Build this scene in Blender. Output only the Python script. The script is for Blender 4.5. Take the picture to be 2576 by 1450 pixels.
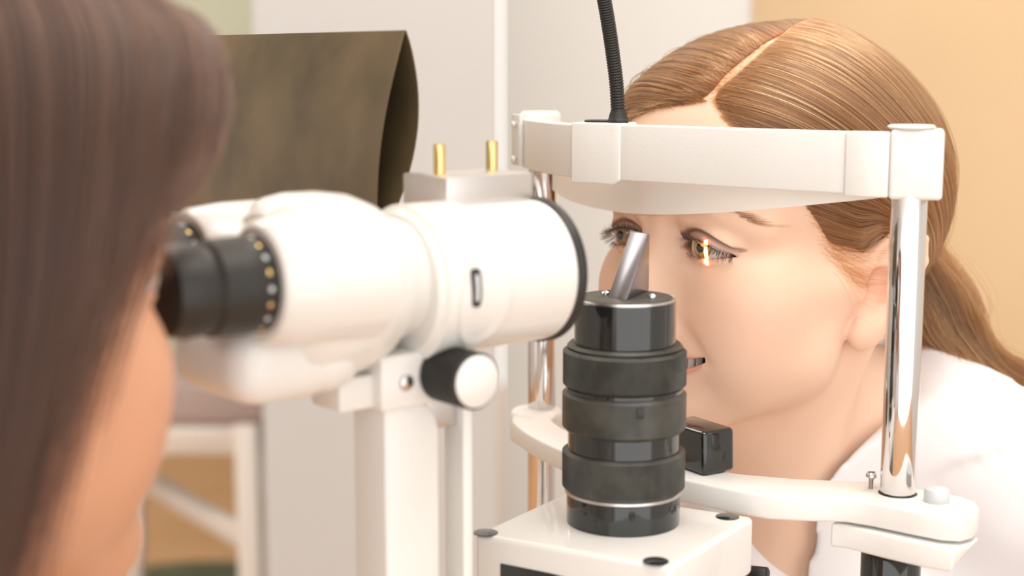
import bpy, bmesh, math, random
import numpy as np
from mathutils import Vector, Matrix

# ------------------------------------------------------------------ scene, camera, light (all lengths below in mm, scaled to metres when linked)
for o in list(bpy.data.objects):
    bpy.data.objects.remove(o)
SC = bpy.context.scene
COL = SC.collection
MM = 0.001
F_PX, PITCH, CAM_H = 3784.0, math.radians(8.6), 1305.0

cam_data = bpy.data.cameras.new('camera')
cam_data.sensor_width = 36.0
cam_data.lens = 36.0 * F_PX / 2576.0
cam_data.clip_start = 0.02
cam_data.clip_end = 50
cam_data.dof.use_dof = True
cam_data.dof.focus_distance = 0.785
cam_data.dof.aperture_fstop = 5.2
cam = bpy.data.objects.new('camera', cam_data)
COL.objects.link(cam)
cam.location = (0, 0, CAM_H * MM)
cam.rotation_euler = (math.pi / 2 - PITCH, 0, 0)
SC.camera = cam

SC.view_settings.view_transform = 'Standard'
SC.view_settings.look = 'None'
SC.view_settings.gamma = 1.0
SC.view_settings.use_curve_mapping = False
SC.view_settings.exposure = 0.27

world = bpy.data.worlds.new('world')
SC.world = world
world.use_nodes = True
world.node_tree.nodes['Background'].inputs[0].default_value = (1.0, 0.985, 0.96, 1)
world.node_tree.nodes['Background'].inputs[1].default_value = 1.95

def area_light(name, loc, size, power, color, rot=(0, 0, 0)):
    l = bpy.data.lights.new(name, 'AREA')
    l.shape = 'RECTANGLE'
    l.size, l.size_y = size
    l.energy = power
    l.color = color
    o = bpy.data.objects.new(name, l)
    COL.objects.link(o)
    o.location = Vector(loc) * MM
    o.rotation_euler = rot
    return o

# ceiling panels of the room, plus an added light in the hall
area_light('ceiling_area_light', (350, 350, 2640), (1.2, 0.6), 15, (1.0, 0.97, 0.93))
area_light('ceiling_area_light', (900, 1900, 2640), (1.2, 0.6), 20, (1.0, 0.94, 0.86))
area_light('ceiling_area_light', (-900, 1900, 2640), (1.2, 0.6), 14, (1.0, 0.95, 0.88))
area_light('ceiling_area_light', (-1400, 4300, 2640), (1.2, 0.6), 16, (1.0, 0.93, 0.84))  # added light, brightens the otherwise dark hall and its sage wall

# ------------------------------------------------------------------ helpers
def atY(px, py, Y):
    d = Vector((0, math.cos(PITCH), -math.sin(PITCH))) + Vector(((px - 1288) / F_PX, 0, 0)) \
        - Vector((0, math.sin(PITCH), math.cos(PITCH))) * ((py - 725) / F_PX)
    return Vector((0, 0, CAM_H)) + d * (Y / d.y)

def atZ(px, py, Z):
    d = Vector((0, math.cos(PITCH), -math.sin(PITCH))) + Vector(((px - 1288) / F_PX, 0, 0)) \
        - Vector((0, math.sin(PITCH), math.cos(PITCH))) * ((py - 725) / F_PX)
    return Vector((0, 0, CAM_H)) + d * ((Z - CAM_H) / d.z)

def tag(o, label=None, cat=None, group=None, kind=None):
    if label: o['label'] = label
    if cat: o['category'] = cat
    if group: o['group'] = group
    if kind: o['kind'] = kind
    return o

def thing(name, loc, label, cat, group=None):
    o = bpy.data.objects.new(name, None)
    o.empty_display_size = 0.02
    COL.objects.link(o)
    o.location = Vector(loc) * MM
    return tag(o, label, cat, group)

def link(name, me, mat, parent=None, smooth=35):
    """mesh given in world millimetres -> object (child keeps world placement)"""
    o = bpy.data.objects.new(name, me)
    COL.objects.link(o)
    if mat is not None:
        me.materials.append(mat)
    if smooth:
        me.polygons.foreach_set('use_smooth', [True] * len(me.polygons))
        if smooth < 180:
            me.set_sharp_from_angle(angle=math.radians(smooth))
    if parent is not None:
        o.parent = parent
        o.matrix_parent_inverse = Matrix.Translation(-parent.location) if parent.type == 'EMPTY' else Matrix.Identity(4)
        o.location = (0, 0, 0)
    return o

def bm_obj(name, bm, mat, parent=None, smooth=35, bevel=0, segs=2, M=None, bev_angle=40):
    bmesh.ops.recalc_face_normals(bm, faces=bm.faces)
    if bevel > 0:
        bmesh.ops.remove_doubles(bm, verts=bm.verts, dist=1e-4)
        ed = [e for e in bm.edges if len(e.link_faces) == 2 and e.calc_face_angle(0) > math.radians(bev_angle)]
        bmesh.ops.bevel(bm, geom=ed, offset=bevel, segments=segs, profile=0.5, affect='EDGES', clamp_overlap=True)
    bmesh.ops.recalc_face_normals(bm, faces=bm.faces)
    if M is not None:
        bm.transform(M)
    bm.transform(Matrix.Scale(MM, 4))
    me = bpy.data.meshes.new(name)
    bm.to_mesh(me)
    bm.free()
    return link(name, me, mat, parent, smooth)

def np_obj(name, V, Fq, mat, parent=None, smooth=180, col=None):
    """numpy vertices (mm) and faces (n,k) -> object"""
    me = bpy.data.meshes.new(name)
    V = np.asarray(V, np.float32) * MM
    Fq = np.asarray(Fq, np.int32)
    k = Fq.shape[1]
    me.vertices.add(len(V)); me.vertices.foreach_set('co', V.ravel())
    me.loops.add(Fq.size); me.loops.foreach_set('vertex_index', Fq.ravel())
    me.polygons.add(len(Fq)); me.polygons.foreach_set('loop_start', np.arange(0, Fq.size, k, dtype=np.int32))
    me.update(calc_edges=True)
    if col is not None:
        a = me.color_attributes.new('tone', 'FLOAT_COLOR', 'POINT')
        c = np.ones((len(V), 4), np.float32); c[:, :3] = col
        a.data.foreach_set('color', c.ravel())
    return link(name, me, mat, parent, smooth)

def frame(origin, zdir, xdir=(1, 0, 0)):
    z = Vector(zdir).normalized()
    x = Vector(xdir); x = (x - z * x.dot(z)).normalized()
    y = z.cross(x)
    m = Matrix((x, y, z)).transposed().to_4x4()
    m.translation = Vector(origin)
    return m

def lathe(prof, n=64, bm=None, M=None, closed=True, ribs=0, rib_depth=0.0):
    """prof: list of (r, z) from one end to the other"""
    own = bm is None
    if own: bm = bmesh.new()
    rings = []
    for (r, z) in prof:
        ring = []
        if r < 1e-6:
            v = bm.verts.new((0, 0, z)); ring = [v]
        else:
            for i in range(n):
                a = 2 * math.pi * i / n
                ring.append(bm.verts.new((r * math.cos(a), r * math.sin(a), z)))
        rings.append(ring)
    for a, b in zip(rings, rings[1:]):
        if len(a) == 1 and len(b) == 1: continue
        for i in range(n):
            j = (i + 1) % n
            if len(a) == 1: bm.faces.new((a[0], b[i], b[j]))
            elif len(b) == 1: bm.faces.new((a[i], a[j], b[0]))
            else: bm.faces.new((a[i], a[j], b[j], b[i]))
    if closed:
        for ring in (rings[0], rings[-1]):
            if len(ring) > 2: bm.faces.new(ring)
    if M is not None and own: bm.transform(M)
    return bm

def ribbed(r, z0, z1, n, depth, bev=1.0):
    """knurled ring with n vertical ribs"""
    bm = bmesh.new()
    lv = [(r - bev - depth, z0), (r - depth * 0, z0 + bev), (r, z1 - bev), (r - bev - depth, z1)]
    N = n * 4
    rings = []
    for k, (rr, z) in enumerate(lv):
        ring = []
        for i in range(N):
            a = 2 * math.pi * i / N
            q = rr - (depth if (k in (1, 2) and i % 4 >= 2) else 0)
            ring.append(bm.verts.new((q * math.cos(a), q * math.sin(a), z)))
        rings.append(ring)
    for a, b in zip(rings, rings[1:]):
        for i in range(N):
            j = (i + 1) % N
            bm.faces.new((a[i], a[j], b[j], b[i]))
    bm.faces.new(rings[0]); bm.faces.new(rings[-1])
    return bm

def prism(poly, z0, z1, bm=None):
    """extrude plan polygon [(x,y)] from z0 to z1"""
    if bm is None: bm = bmesh.new()
    lo = [bm.verts.new((x, y, z0)) for x, y in poly]
    hi = [bm.verts.new((x, y, z1)) for x, y in poly]
    n = len(poly)
    for i in range(n):
        j = (i + 1) % n
        bm.faces.new((lo[i], lo[j], hi[j], hi[i]))
    bm.faces.new(lo); bm.faces.new(hi)
    return bm

def box(x0, x1, y0, y1, z0, z1, bm=None):
    return prism([(x0, y0), (x1, y0), (x1, y1), (x0, y1)], z0, z1, bm)

def catmull(pts, n):
    P = np.array([list(p) for p in pts], float)
    Q = np.vstack([2 * P[0] - P[1], P, 2 * P[-1] - P[-2]])
    out = []
    m = len(P) - 1
    for t in np.linspace(0, m, n):
        i = min(int(t), m - 1); u = t - i
        a, b, c, d = Q[i], Q[i + 1], Q[i + 2], Q[i + 3]
        out.append(0.5 * ((2 * b) + (-a + c) * u + (2 * a - 5 * b + 4 * c - d) * u * u + (-a + 3 * b - 3 * c + d) * u ** 3))
    return np.array(out)

def sweep(path, radii, n=12, squash=None):
    """closed tube along a path (k,3); returns V,F(quads) with end caps collapsed"""
    P = np.asarray(path, float); k = len(P)
    T = np.gradient(P, axis=0); T /= np.linalg.norm(T, axis=1)[:, None] + 1e-9
    ref = np.array([0, 0, 1.0]) if abs(T[0, 2]) < 0.9 else np.array([1.0, 0, 0])
    A = np.zeros_like(P); B = np.zeros_like(P)
    a = np.cross(T[0], ref); a /= np.linalg.norm(a)
    for i in range(k):
        a = a - T[i] * a.dot(T[i]); a /= np.linalg.norm(a)
        A[i] = a; B[i] = np.cross(T[i], a)
    r = np.broadcast_to(np.asarray(radii, float), (k,))
    th = 2 * np.pi * np.arange(n) / n
    sq = 1.0 if squash is None else squash
    V = P[:, None] + r[:, None, None] * (np.cos(th)[None, :, None] * A[:, None] + sq * np.sin(th)[None, :, None] * B[:, None])
    V = V.reshape(-1, 3)
    i = np.arange(k - 1)[:, None] * n; j = np.arange(n)[None]; jn = (j + 1) % n
    Fq = np.stack([i + j, i + jn, i + n + jn, i + n + j], -1).reshape(-1, 4)
    c0, c1 = len(V), len(V) + 1
    V = np.vstack([V, P[0], P[-1]])
    jj = np.arange(n); jjn = (jj + 1) % n
    caps = np.vstack([np.stack([jjn, jj, np.full(n, c0), np.full(n, c0)], -1),
                      np.stack([(k - 1) * n + jj, (k - 1) * n + jjn, np.full(n, c1), np.full(n, c1)], -1)])
    return V, Fq, caps

def tube_obj(name, path, radii, mat, parent=None, n=12, squash=None):
    V, Fq, caps = sweep(path, radii, n, squash)
    me = bpy.data.meshes.new(name)
    me.from_pydata((V * MM).tolist(), [], Fq.tolist() + [c[:3] for c in caps.tolist()])
    return link(name, me, mat, parent, 60)

# ------------------------------------------------------------------ materials
MATS = {}
def pmat(name, color, rough=0.5, metal=0.0, coat=0.0, coat_rough=0.05, sss=0.0, sss_scale=0.004, spec=0.5, alpha=1.0, trans=0.0, sheen=0.0, ior=1.45):
    m = bpy.data.materials.new(name); m.use_nodes = True
    b = m.node_tree.nodes['Principled BSDF']
    b.inputs['Base Color'].default_value = (*color, 1)
    b.inputs['Roughness'].default_value = rough
    b.inputs['Metallic'].default_value = metal
    b.inputs['Coat Weight'].default_value = coat
    b.inputs['Coat Roughness'].default_value = coat_rough
    b.inputs['Specular IOR Level'].default_value = spec
    b.inputs['IOR'].default_value = ior
    b.inputs['Transmission Weight'].default_value = trans
    b.inputs['Alpha'].default_value = alpha
    b.inputs['Sheen Weight'].default_value = sheen
    if sss > 0:
        b.inputs['Subsurface Weight'].default_value = sss
        b.inputs['Subsurface Scale'].default_value = sss_scale
        b.inputs['Subsurface Radius'].default_value = (1.0, 0.45, 0.25)
    MATS[name] = m
    return m

def nd(m, typ, **kw):
    n = m.node_tree.nodes.new(typ)
    for k, v in kw.items():
        if hasattr(n, k): setattr(n, k, v)
        else: n.inputs[k].default_value = v
    return n

def bump(m, scale, strength, dist=0.0005, detail=2.0, tex='NOISE', coord='Object'):
    """fine relief"""
    L = m.node_tree.links
    b = m.node_tree.nodes['Principled BSDF']
    tc = nd(m, 'ShaderNodeTexCoord')
    if tex == 'NOISE':
        t = nd(m, 'ShaderNodeTexNoise'); t.inputs['Scale'].default_value = scale; t.inputs['Detail'].default_value = detail
        out = t.outputs['Fac']
    else:
        t = nd(m, 'ShaderNodeTexVoronoi'); t.inputs['Scale'].default_value = scale
        out = t.outputs['Distance']
    L.new(tc.outputs[coord], t.inputs['Vector'])
    bp = nd(m, 'ShaderNodeBump'); bp.inputs['Strength'].default_value = strength; bp.inputs['Distance'].default_value = dist
    L.new(out, bp.inputs['Height']); L.new(bp.outputs['Normal'], b.inputs['Normal'])
    return m

def mottle(m, c1, c2, scale, detail=3.0, lo=0.35, hi=0.65, sc3=None):
    """procedural two-tone colour"""
    L = m.node_tree.links
    b = m.node_tree.nodes['Principled BSDF']
    tc = nd(m, 'ShaderNodeTexCoord')
    t = nd(m, 'ShaderNodeTexNoise'); t.inputs['Scale'].default_value = scale; t.inputs['Detail'].default_value = detail
    src = tc.outputs['Object']
    if sc3:
        mp = nd(m, 'ShaderNodeMapping'); mp.inputs['Scale'].default_value = sc3
        L.new(src, mp.inputs['Vector']); src = mp.outputs['Vector']
    L.new(src, t.inputs['Vector'])
    r = nd(m, 'ShaderNodeValToRGB')
    r.color_ramp.elements[0].position = lo; r.color_ramp.elements[0].color = (*c1, 1)
    r.color_ramp.elements[1].position = hi; r.color_ramp.elements[1].color = (*c2, 1)
    L.new(t.outputs['Fac'], r.inputs['Fac']); L.new(r.outputs['Color'], b.inputs['Base Color'])
    return m
# ------------------------------------------------------------------ heads: one signed distance field, meshed by surface nets
def smin(a, b, k):
    h = np.clip(0.5 + 0.5 * (b - a) / k, 0, 1)
    return b + (a - b) * h - k * h * (1 - h)
def smax(a, b, k):
    return -smin(-a, -b, k)
def ell(X, Y, Z, c, r):
    qx, qy, qz = (X - c[0]) / r[0], (Y - c[1]) / r[1], (Z - c[2]) / r[2]
    k0 = np.sqrt(qx * qx + qy * qy + qz * qz)
    k1 = np.sqrt((qx / r[0]) ** 2 + (qy / r[1]) ** 2 + (qz / r[2]) ** 2)
    return k0 * (k0 - 1) / (k1 + 1e-9)
def cap(X, Y, Z, a, b, ra, rb):
    a = np.array(a, float); b = np.array(b, float); d = b - a
    t = np.clip(((X - a[0]) * d[0] + (Y - a[1]) * d[1] + (Z - a[2]) * d[2]) / d.dot(d), 0, 1)
    return np.sqrt((X - a[0] - t * d[0]) ** 2 + (Y - a[1] - t * d[1]) ** 2 + (Z - a[2] - t * d[2]) ** 2) - (ra + (rb - ra) * t)
def sstep(a, b, x):
    t = np.clip((x - a) / (b - a), 0, 1)
    return t * t * (3 - 2 * t)
def polydist(X, Y, Z, pts):
    d = None
    for a, b in zip(pts, pts[1:]):
        q = cap(X, Y, Z, a, b, 0, 0)
        d = q if d is None else np.minimum(d, q)
    return d

EYE_X = 30.0
def lid_upper(u):      # u: outward from the eye centre
    t = np.clip((u + 15) / 30.0, 0, 1)
    return -2.2 - 1.9 * t + 6.7 * np.power(np.maximum(np.sin(np.pi * np.power(t, 0.78)), 0), 0.8)
def lid_lower(u):
    t = np.clip((u + 15) / 30.0, 0, 1)
    return -2.2 - 1.9 * t - 2.7 * np.power(np.maximum(np.sin(np.pi * np.power(t, 1.0)), 0), 0.85)

def skull(A, Y, Z):
    d = ell(A, Y, Z, (0, -96, 38), (76, 99, 80))
    d = smin(d, ell(A, Y, Z, (0, -48, 30), (60, 55, 56)), 22)
    return d

def torso(A, Y, Z):
    d = cap(A, Y, Z, (0, -215, -145), (140, -235, -165), 62, 54)
    d = smin(d, cap(A, Y, Z, (0, -150, -98), (95, -205, -140), 42, 46), 30)
    d = smin(d, ell(A, Y, Z, (0, -300, -290), (160, 140, 160)), 40)
    d = smin(d, ell(A, Y, Z, (0, -192, -290), (145, 108, 125)), 40)
    d = smin(d, cap(A, Y, Z, (150, -240, -170), (192, -220, -340), 48, 42), 30)
    return d

def neck(A, Y, Z):
    return cap(A, Y, Z, (0, -98, -40), (0, -128, -190), 50, 57)

def head_sdf(A, Y, Z, full=True, eyes=True):
    d = skull(A, Y, Z)
    # face mass
    d = smin(d, ell(A, Y, Z, (0, -48, -32), (56, 48, 66)), 20)
    d = smin(d, ell(A, Y, Z, (38, -27, -27), (19, 18, 15)), 18)          # cheek bone
    d = smin(d, cap(A, Y, Z, (50, -36, -22), (64, -80, -16), 9, 7), 24)  # zygomatic arch
    d = smin(d, ell(A, Y, Z, (37, -39, -50), (25, 31, 36)), 24)          # cheek
    d = smin(d, cap(A, Y, Z, (0, -13, -94), (13, -15, -94), 14, 14), 16)  # chin
    d = smin(d, cap(A, Y, Z, (14, -17, -93), (47, -68, -62), 13, 12.5), 18)  # jaw body
    d = smin(d, cap(A, Y, Z, (47, -68, -62), (56, -82, -22), 12.5, 11), 26)  # ramus
    d = smin(d, ell(A, Y, Z, (0, -21, -66), (27, 22, 25)), 12)           # muzzle
    # brow
    d = smin(d, cap(A, Y, Z, (8, -4, 15), (30, -8, 19), 7, 6.5), 12)
    d = smin(d, cap(A, Y, Z, (30, -8, 19), (50, -25, 11), 6.5, 6), 12)
    # socket
    d = smax(d, -ell(A, Y, Z, (30, 7, -1), (17, 14, 12.5)), 9)
    d = smax(d, -ell(A, Y, Z, (16, 7, 1), (7, 10, 10)), 8)
    # nose
    n = cap(A, Y, Z, (0, -4, 6), (0, 12, -32), 6.0, 6.5)
    n = smin(n, ell(A, Y, Z, (0, 14, -39), (8.5, 9.5, 8)), 7)
    n = smin(n, ell(A, Y, Z, (11, 5, -43), (6.5, 9, 6.5)), 5)
    n = smin(n, cap(A, Y, Z, (0, -6, -28), (0, -2, -44), 13, 13), 9)
    d = smin(d, n, 9)
    d = smax(d, -ell(A, Y, Z, (6, 9, -50), (3.2, 6, 4.5)), 3)             # nostril
    # lips
    up = cap(A, Y, Z, (0, 0.5, -61.5), (14, -3, -62.5), 4.6, 3.8)
    up = smin(up, cap(A, Y, Z, (14, -3, -62.5), (29, -11, -62.0), 3.8, 1.6), 3)
    lo = cap(A, Y, Z, (0, -0.5, -72.5), (12, -3, -72), 5.2, 4.6)
    lo = smin(lo, cap(A, Y, Z, (12, -3, -72), (28.5, -11, -63.8), 4.6, 1.6), 3)
    d = smin(d, smin(up, lo, 1.2), 4)
    d = d + 2.0 * np.exp(-(cap(A, Y, Z, (0, -1, -80.5), (12, -5, -79.5), 0, 0) / 5.0) ** 2)   # fold under the lip
    # parted mouth
    zm = -67.4 + 0.0056 * A * A
    slot = np.maximum(np.abs(Z - zm) - (3.5 * np.sqrt(np.clip(1 - (A / 32.5) ** 2, 0, 1)) + 0.2), np.maximum(A - 32.5, -30 - Y))
    d = smax(d, -slot, 1.2)
    # naso-labial fold, tear trough
    fold = polydist(A, Y, Z, [(18, 2, -40), (28, -3, -50), (36, -9, -61)])
    d = d + 1.5 * np.exp(-(fold / 4.5) ** 2)
    d = d + 1.0 * np.exp(-(polydist(A, Y, Z, [(33, -13, -62), (35, -15, -67)]) / 4.0) ** 2)
    if eyes:
        u = A - EYE_X
        lid = np.sqrt((A - EYE_X) ** 2 + (Y + 13.0) ** 2 + (Z + 0.3) ** 2) - 13.5
        win = sstep(19, 12, np.abs(u))
        d = smin(d, lid, 4.5)
        zu = lid_upper(u); zl = lid_lower(u)
        zc = zu + 3.6 + 1.2 * np.sin(np.pi * np.clip((u + 15) / 30, 0, 1))
        front = sstep(-26, -18, Y) * sstep(18.5, 14.5, np.abs(u - 1.5))
        d = d + front * 1.5 * np.exp(-((Z - zc) / 0.9) ** 2)
        d = d - front * 1.3 * sstep(-0.4, 1.4, Z - zc) * sstep(10, 2, Z - zc)
        d = d + 0.7 * sstep(-26, -18, Y) * sstep(18, 10, np.abs(u)) * np.exp(-((Z - zl + 5.0) / 1.5) ** 2)
        ap = np.maximum((Z - zu), (zl - Z))
        ap = np.maximum(ap * 0.93, np.maximum(np.abs(u) - 15.2, -27 - Y))
        d = smax(d, -ap, 0.9)
    # ear
    c, s = math.cos(math.radians(24)), math.sin(math.radians(24))
    ex, ey = 71.0, -92.0
    E1 = (A - ex) * c + (Y - ey) * s          # out of the ear plane
    E2 = -(A - ex) * s + (Y - ey) * c         # along the ear plane (forward)
    tl = 0.22
    EZ = (Z + 17)
    E2r = E2 + EZ * tl
    e = ell(E1, E2r, EZ, (1.5, -9, 4), (4.5, 17, 27))
    rim = None
    rp = [(3, 3, 8), (4, 3, 17), (5, -3, 26), (6, -13, 29), (6.5, -22, 24), (6, -26, 12), (5, -25, 0), (4, -20, -13), (3, -12, -23)]
    for a, b in zip(rp, rp[1:]):
        q = cap(E1, E2r, EZ, a, b, 3.2, 3.2)
        rim = q if rim is None else smin(rim, q, 1.5)
    e = smin(e, rim, 3)
    e = smin(e, cap(E1, E2r, EZ, (5, -19, 16), (4, -15, -8), 3.0, 3.2), 3.5)      # antihelix
    e = smin(e, ell(E1, E2r, EZ, (2, -7, -27), (6.0, 10.5, 11)), 5)               # lobe
    e = smin(e, ell(E1, E2r, EZ, (-4.0, -5, -3), (7, 11, 15)), 5)
    conch = ell(E1, E2r, EZ, (9.0, -3.5, -4), (8.5, 8.5, 13))
    e = smax(e, -conch, 2.5)
    e = smax(e, -cap(E1, E2r, EZ, (6.5, -1, -12), (6.5, 0.5, -17.5), 2.8, 2.2), 2.5)  # notch
    d = smin(d, e, 4.5)
    d = smax(d, -ell(E1, E2r, EZ, (6.6, -4.0, -4), (8.5, 8.5, 12.5)), 2.5)
    trag = cap(E1, E2r, EZ, (3.0, 6.5, 2), (4.6, 5.5, -7), 3.6, 3.8)
    d = smin(d, trag, 3)
    if full:
        d = smin(d, neck(A, Y, Z), 24)
        d = smin(d, cap(A, Y, Z, (0, -52, -88), (0, -98, -125), 18, 26), 18)
        st = cap(A, Y, Z, (62, -108, -40), (12, -84, -215), 8, 9)      # neck muscle
        d = smin(d, st, 14)
        d = smin(d, torso(A, Y, Z), 26)
    return d

def surface_nets(xs, ys, zs, V):
    S = V < 0
    nx, ny, nz = V.shape
    acc = np.zeros((nx - 1, ny - 1, nz - 1), np.uint8)
    for i in (0, 1):
        for j in (0, 1):
            for k in (0, 1):
                acc += S[i:nx - 1 + i, j:ny - 1 + j, k:nz - 1 + k]
    act = (acc > 0) & (acc < 8)
    idx = -np.ones(act.shape, np.int64)
    ci = np.argwhere(act)
    idx[act] = np.arange(len(ci))
    P = np.zeros((len(ci), 3)); C = np.zeros(len(ci))
    G = [np.asarray(xs), np.asarray(ys), np.asarray(zs)]
    for ax in range(3):
        oth = [a for a in range(3) if a != ax]
        for p in (0, 1):
            for q in (0, 1):
                o0 = np.zeros(3, int); o0[oth[0]] = p; o0[oth[1]] = q
                o1 = o0.copy(); o1[ax] = 1
                a = ci + o0; b = ci + o1
                va = V[a[:, 0], a[:, 1], a[:, 2]]; vb = V[b[:, 0], b[:, 1], b[:, 2]]
                m = (va < 0) != (vb < 0)
                t = va[m] / (va[m] - vb[m])
                pa = np.stack([G[k][a[m, k]] for k in range(3)], -1); pb = np.stack([G[k][b[m, k]] for k in range(3)], -1)
                P[m] += pa + (pb - pa) * t[:, None]; C[m] += 1
    P /= C[:, None]
    quads = []
    for ax in range(3):
        o1, o2 = [(1, 2), (2, 0), (0, 1)][ax]
        sl0 = [slice(None)] * 3; sl1 = [slice(None)] * 3
        sl0[ax] = slice(0, -1); sl1[ax] = slice(1, None)
        ch = S[tuple(sl0)] != S[tuple(sl1)]
        e = np.argwhere(ch)
        ok = (e[:, o1] > 0) & (e[:, o2] > 0) & (e[:, o1] < V.shape[o1] - 1) & (e[:, o2] < V.shape[o2] - 1)
        e = e[ok]
        fl = S[e[:, 0], e[:, 1], e[:, 2]]
        def cell(d1, d2):
            c = e.copy(); c[:, o1] -= d1; c[:, o2] -= d2
            return idx[c[:, 0], c[:, 1], c[:, 2]]
        q = np.stack([cell(1, 1), cell(0, 1), cell(0, 0), cell(1, 0)], -1)
        q[~fl] = q[~fl][:, ::-1]
        quads.append(q)
    return P, np.vstack(quads)

def graded(segs):
    out = []
    for a, b, h in segs:
        out.append(np.arange(a, b, h))
    out.append(np.array([segs[-1][1]]))
    return np.concatenate(out)

def mesh_sdf(fn, xs, ys, zs):
    A = np.abs(xs)[:, None, None].astype(np.float32); Y = ys[None, :, None].astype(np.float32); Z = zs[None, None, :].astype(np.float32)
    V = fn(A, Y, Z).astype(np.float32)
    V = np.concatenate([V[::-1], V], 0)
    xs2 = np.concatenate([-xs[::-1], xs])
    return surface_nets(xs2, ys, zs, V)

def relax(P, Q, w, it=2):
    """laplacian smoothing weighted per vertex"""
    for _ in range(it):
        acc = np.zeros_like(P); cnt = np.zeros(len(P))
        for a, b in ((0, 1), (1, 2), (2, 3), (3, 0)):
            np.add.at(acc, Q[:, a], P[Q[:, b]]); np.add.at(acc, Q[:, b], P[Q[:, a]])
            np.add.at(cnt, Q[:, a], 1); np.add.at(cnt, Q[:, b], 1)
        P = P + w[:, None] * (acc / cnt[:, None] - P)
    return P

def head_mesh(fine=True):
    if fine:
        xs = graded([(0.35, 12, 1.0), (12, 50, 0.55), (50, 60, 1.2), (60, 96, 0.9), (96, 260, 6)])
        ys = graded([(-470, -200, 7), (-200, -190, 5), (-190, -130, 3.5), (-130, -75, 1.1), (-75, -30, 1.5), (-30, 6, 0.6), (6, 30, 1.1)])
        zs = graded([(-384, -220, 6), (-220, -112, 2.5), (-112, -78, 1.5), (-78, -58, 0.8), (-58, -14, 1.2), (-14, 17, 0.5), (17, 30, 1.2), (30, 126, 3.0)])
    else:
        xs = graded([(1, 60, 2.0), (60, 96, 2.0), (96, 260, 7)])
        ys = graded([(-470, -130, 6), (-130, 30, 2.2)])
        zs = graded([(-384, -120, 5), (-120, 30, 2.0), (30, 126, 3.0)])
    return mesh_sdf(head_sdf, xs, ys, zs)

def pose(P, yaw, pitch, roll, T, S):
    y, p, r = map(math.radians, (yaw, pitch, roll))
    Rz = np.array([[math.cos(y), -math.sin(y), 0], [math.sin(y), math.cos(y), 0], [0, 0, 1]])
    Rx = np.array([[1, 0, 0], [0, math.cos(p), -math.sin(p)], [0, math.sin(p), math.cos(p)]])
    Ry = np.array([[math.cos(r), 0, math.sin(r)], [0, 1, 0], [-math.sin(r), 0, math.cos(r)]])
    return S * (np.asarray(P, float) @ (Rz @ Rx @ Ry).T) + np.array(T, float)
# ------------------------------------------------------------------ materials of the place
M_cream = mottle(pmat('painted_wall_cream', (0.86, 0.80, 0.71), 0.8), (0.60, 0.615, 0.615), (0.62, 0.635, 0.635), 3.0)
M_grey = mottle(pmat('painted_wall_pale_grey', (0.78, 0.73, 0.68), 0.7), (0.475, 0.48, 0.48), (0.49, 0.495, 0.495), 2.5)
M_peach = mottle(pmat('painted_wall_peach', (0.87, 0.60, 0.30), 0.75), (0.59, 0.44, 0.27), (0.62, 0.465, 0.29), 2.0)
M_sage = mottle(pmat('painted_wall_sage', (0.56, 0.53, 0.38), 0.8), (0.66, 0.68, 0.54), (0.69, 0.71, 0.58), 2.0)
M_ceil = mottle(pmat('ceiling_paint', (0.9, 0.88, 0.85), 0.9), (0.89, 0.87, 0.84), (0.91, 0.89, 0.86), 2.0)
M_floor = mottle(pmat('wood_floor', (0.42, 0.24, 0.11), 0.45), (0.52, 0.28, 0.13), (0.62, 0.36, 0.18), 4.0, sc3=(1, 8, 1))

def quad_wall(name, pts, mat, thick):
    bm = prism(pts, 0, 2700)
    o = bm_obj(name, bm, mat, None, smooth=0)
    return tag(o, kind='structure')

def slab(name, x0, x1, y0, y1, z0, z1, mat):
    return tag(bm_obj(name, box(x0, x1, y0, y1, z0, z1), mat, None, smooth=0), kind='structure')

slab('floor', -3200, 3000, -1500, 6000, -60, 0, M_floor)
slab('ceiling', -3200, 3000, -1500, 6000, 2700, 2760, M_ceil)
slab('wall_back', -20, 640, 3000, 3100, 0, 2700, M_cream)
slab('wall_partition', -434, -25, 2560, 3100, 0, 2700, M_grey)
slab('wall_far', -3200, -300, 5600, 5700, 0, 2700, M_sage)
slab('wall_left', -3200, -3100, -1500, 5700, 0, 2700, M_cream)
slab('wall_hall', -434, -334, 3105, 5600, 0, 2700, M_cream)
quad_wall('wall_right', [(470, 2995), (1700, 2150), (1800, 2230), (500, 3095)], M_peach, 100)
quad_wall('wall_side', [(1700, 2150), (2900, -1400), (3000, -1400), (1800, 2230)], M_cream, 100)
# trim along the partition
for nm, a in (('baseboard_partition', (-434, -25, 2545, 2559.5)),):
    slab(nm, *a, 0, 90, M_ceil)

# ------------------------------------------------------------------ stool in the background
M_whitewood = bump(pmat('white_painted_wood', (0.82, 0.78, 0.73), 0.5), 60, 0.1)
M_mauve = bump(pmat('mauve_upholstery', (0.40, 0.31, 0.28), 0.8), 400, 0.2)
sx, sy = -640.0, 3000.0
st = thing('stool', (sx, sy, 0), 'white wooden stool with a mauve padded seat beside the pale wall', 'stool')
def bar(name, a, b, w, t, mat, parent, bev=4):
    a, b = Vector(a), Vector(b)
    z = (b - a)
    bm = box(-w / 2, w / 2, -t / 2, t / 2, 0, z.length)
    return bm_obj(name, bm, mat, parent, bevel=bev, M=frame(a, z, (1, 0.02, 0.01)))
bm_obj('seat', box(sx - 190, sx + 165, sy - 150, sy + 150, 602, 690), M_mauve, st, bevel=22, segs=4)
for y in (-120, 120):
    bar('seat_rail', (sx - 150, sy + y, 570), (sx + 130, sy + y, 570), 28, 62, M_whitewood, st)
for x in (-150, 130):
    bar('seat_rail', (sx + x, sy - 100, 570), (sx + x, sy + 100, 570), 28, 62, M_whitewood, st)
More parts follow.
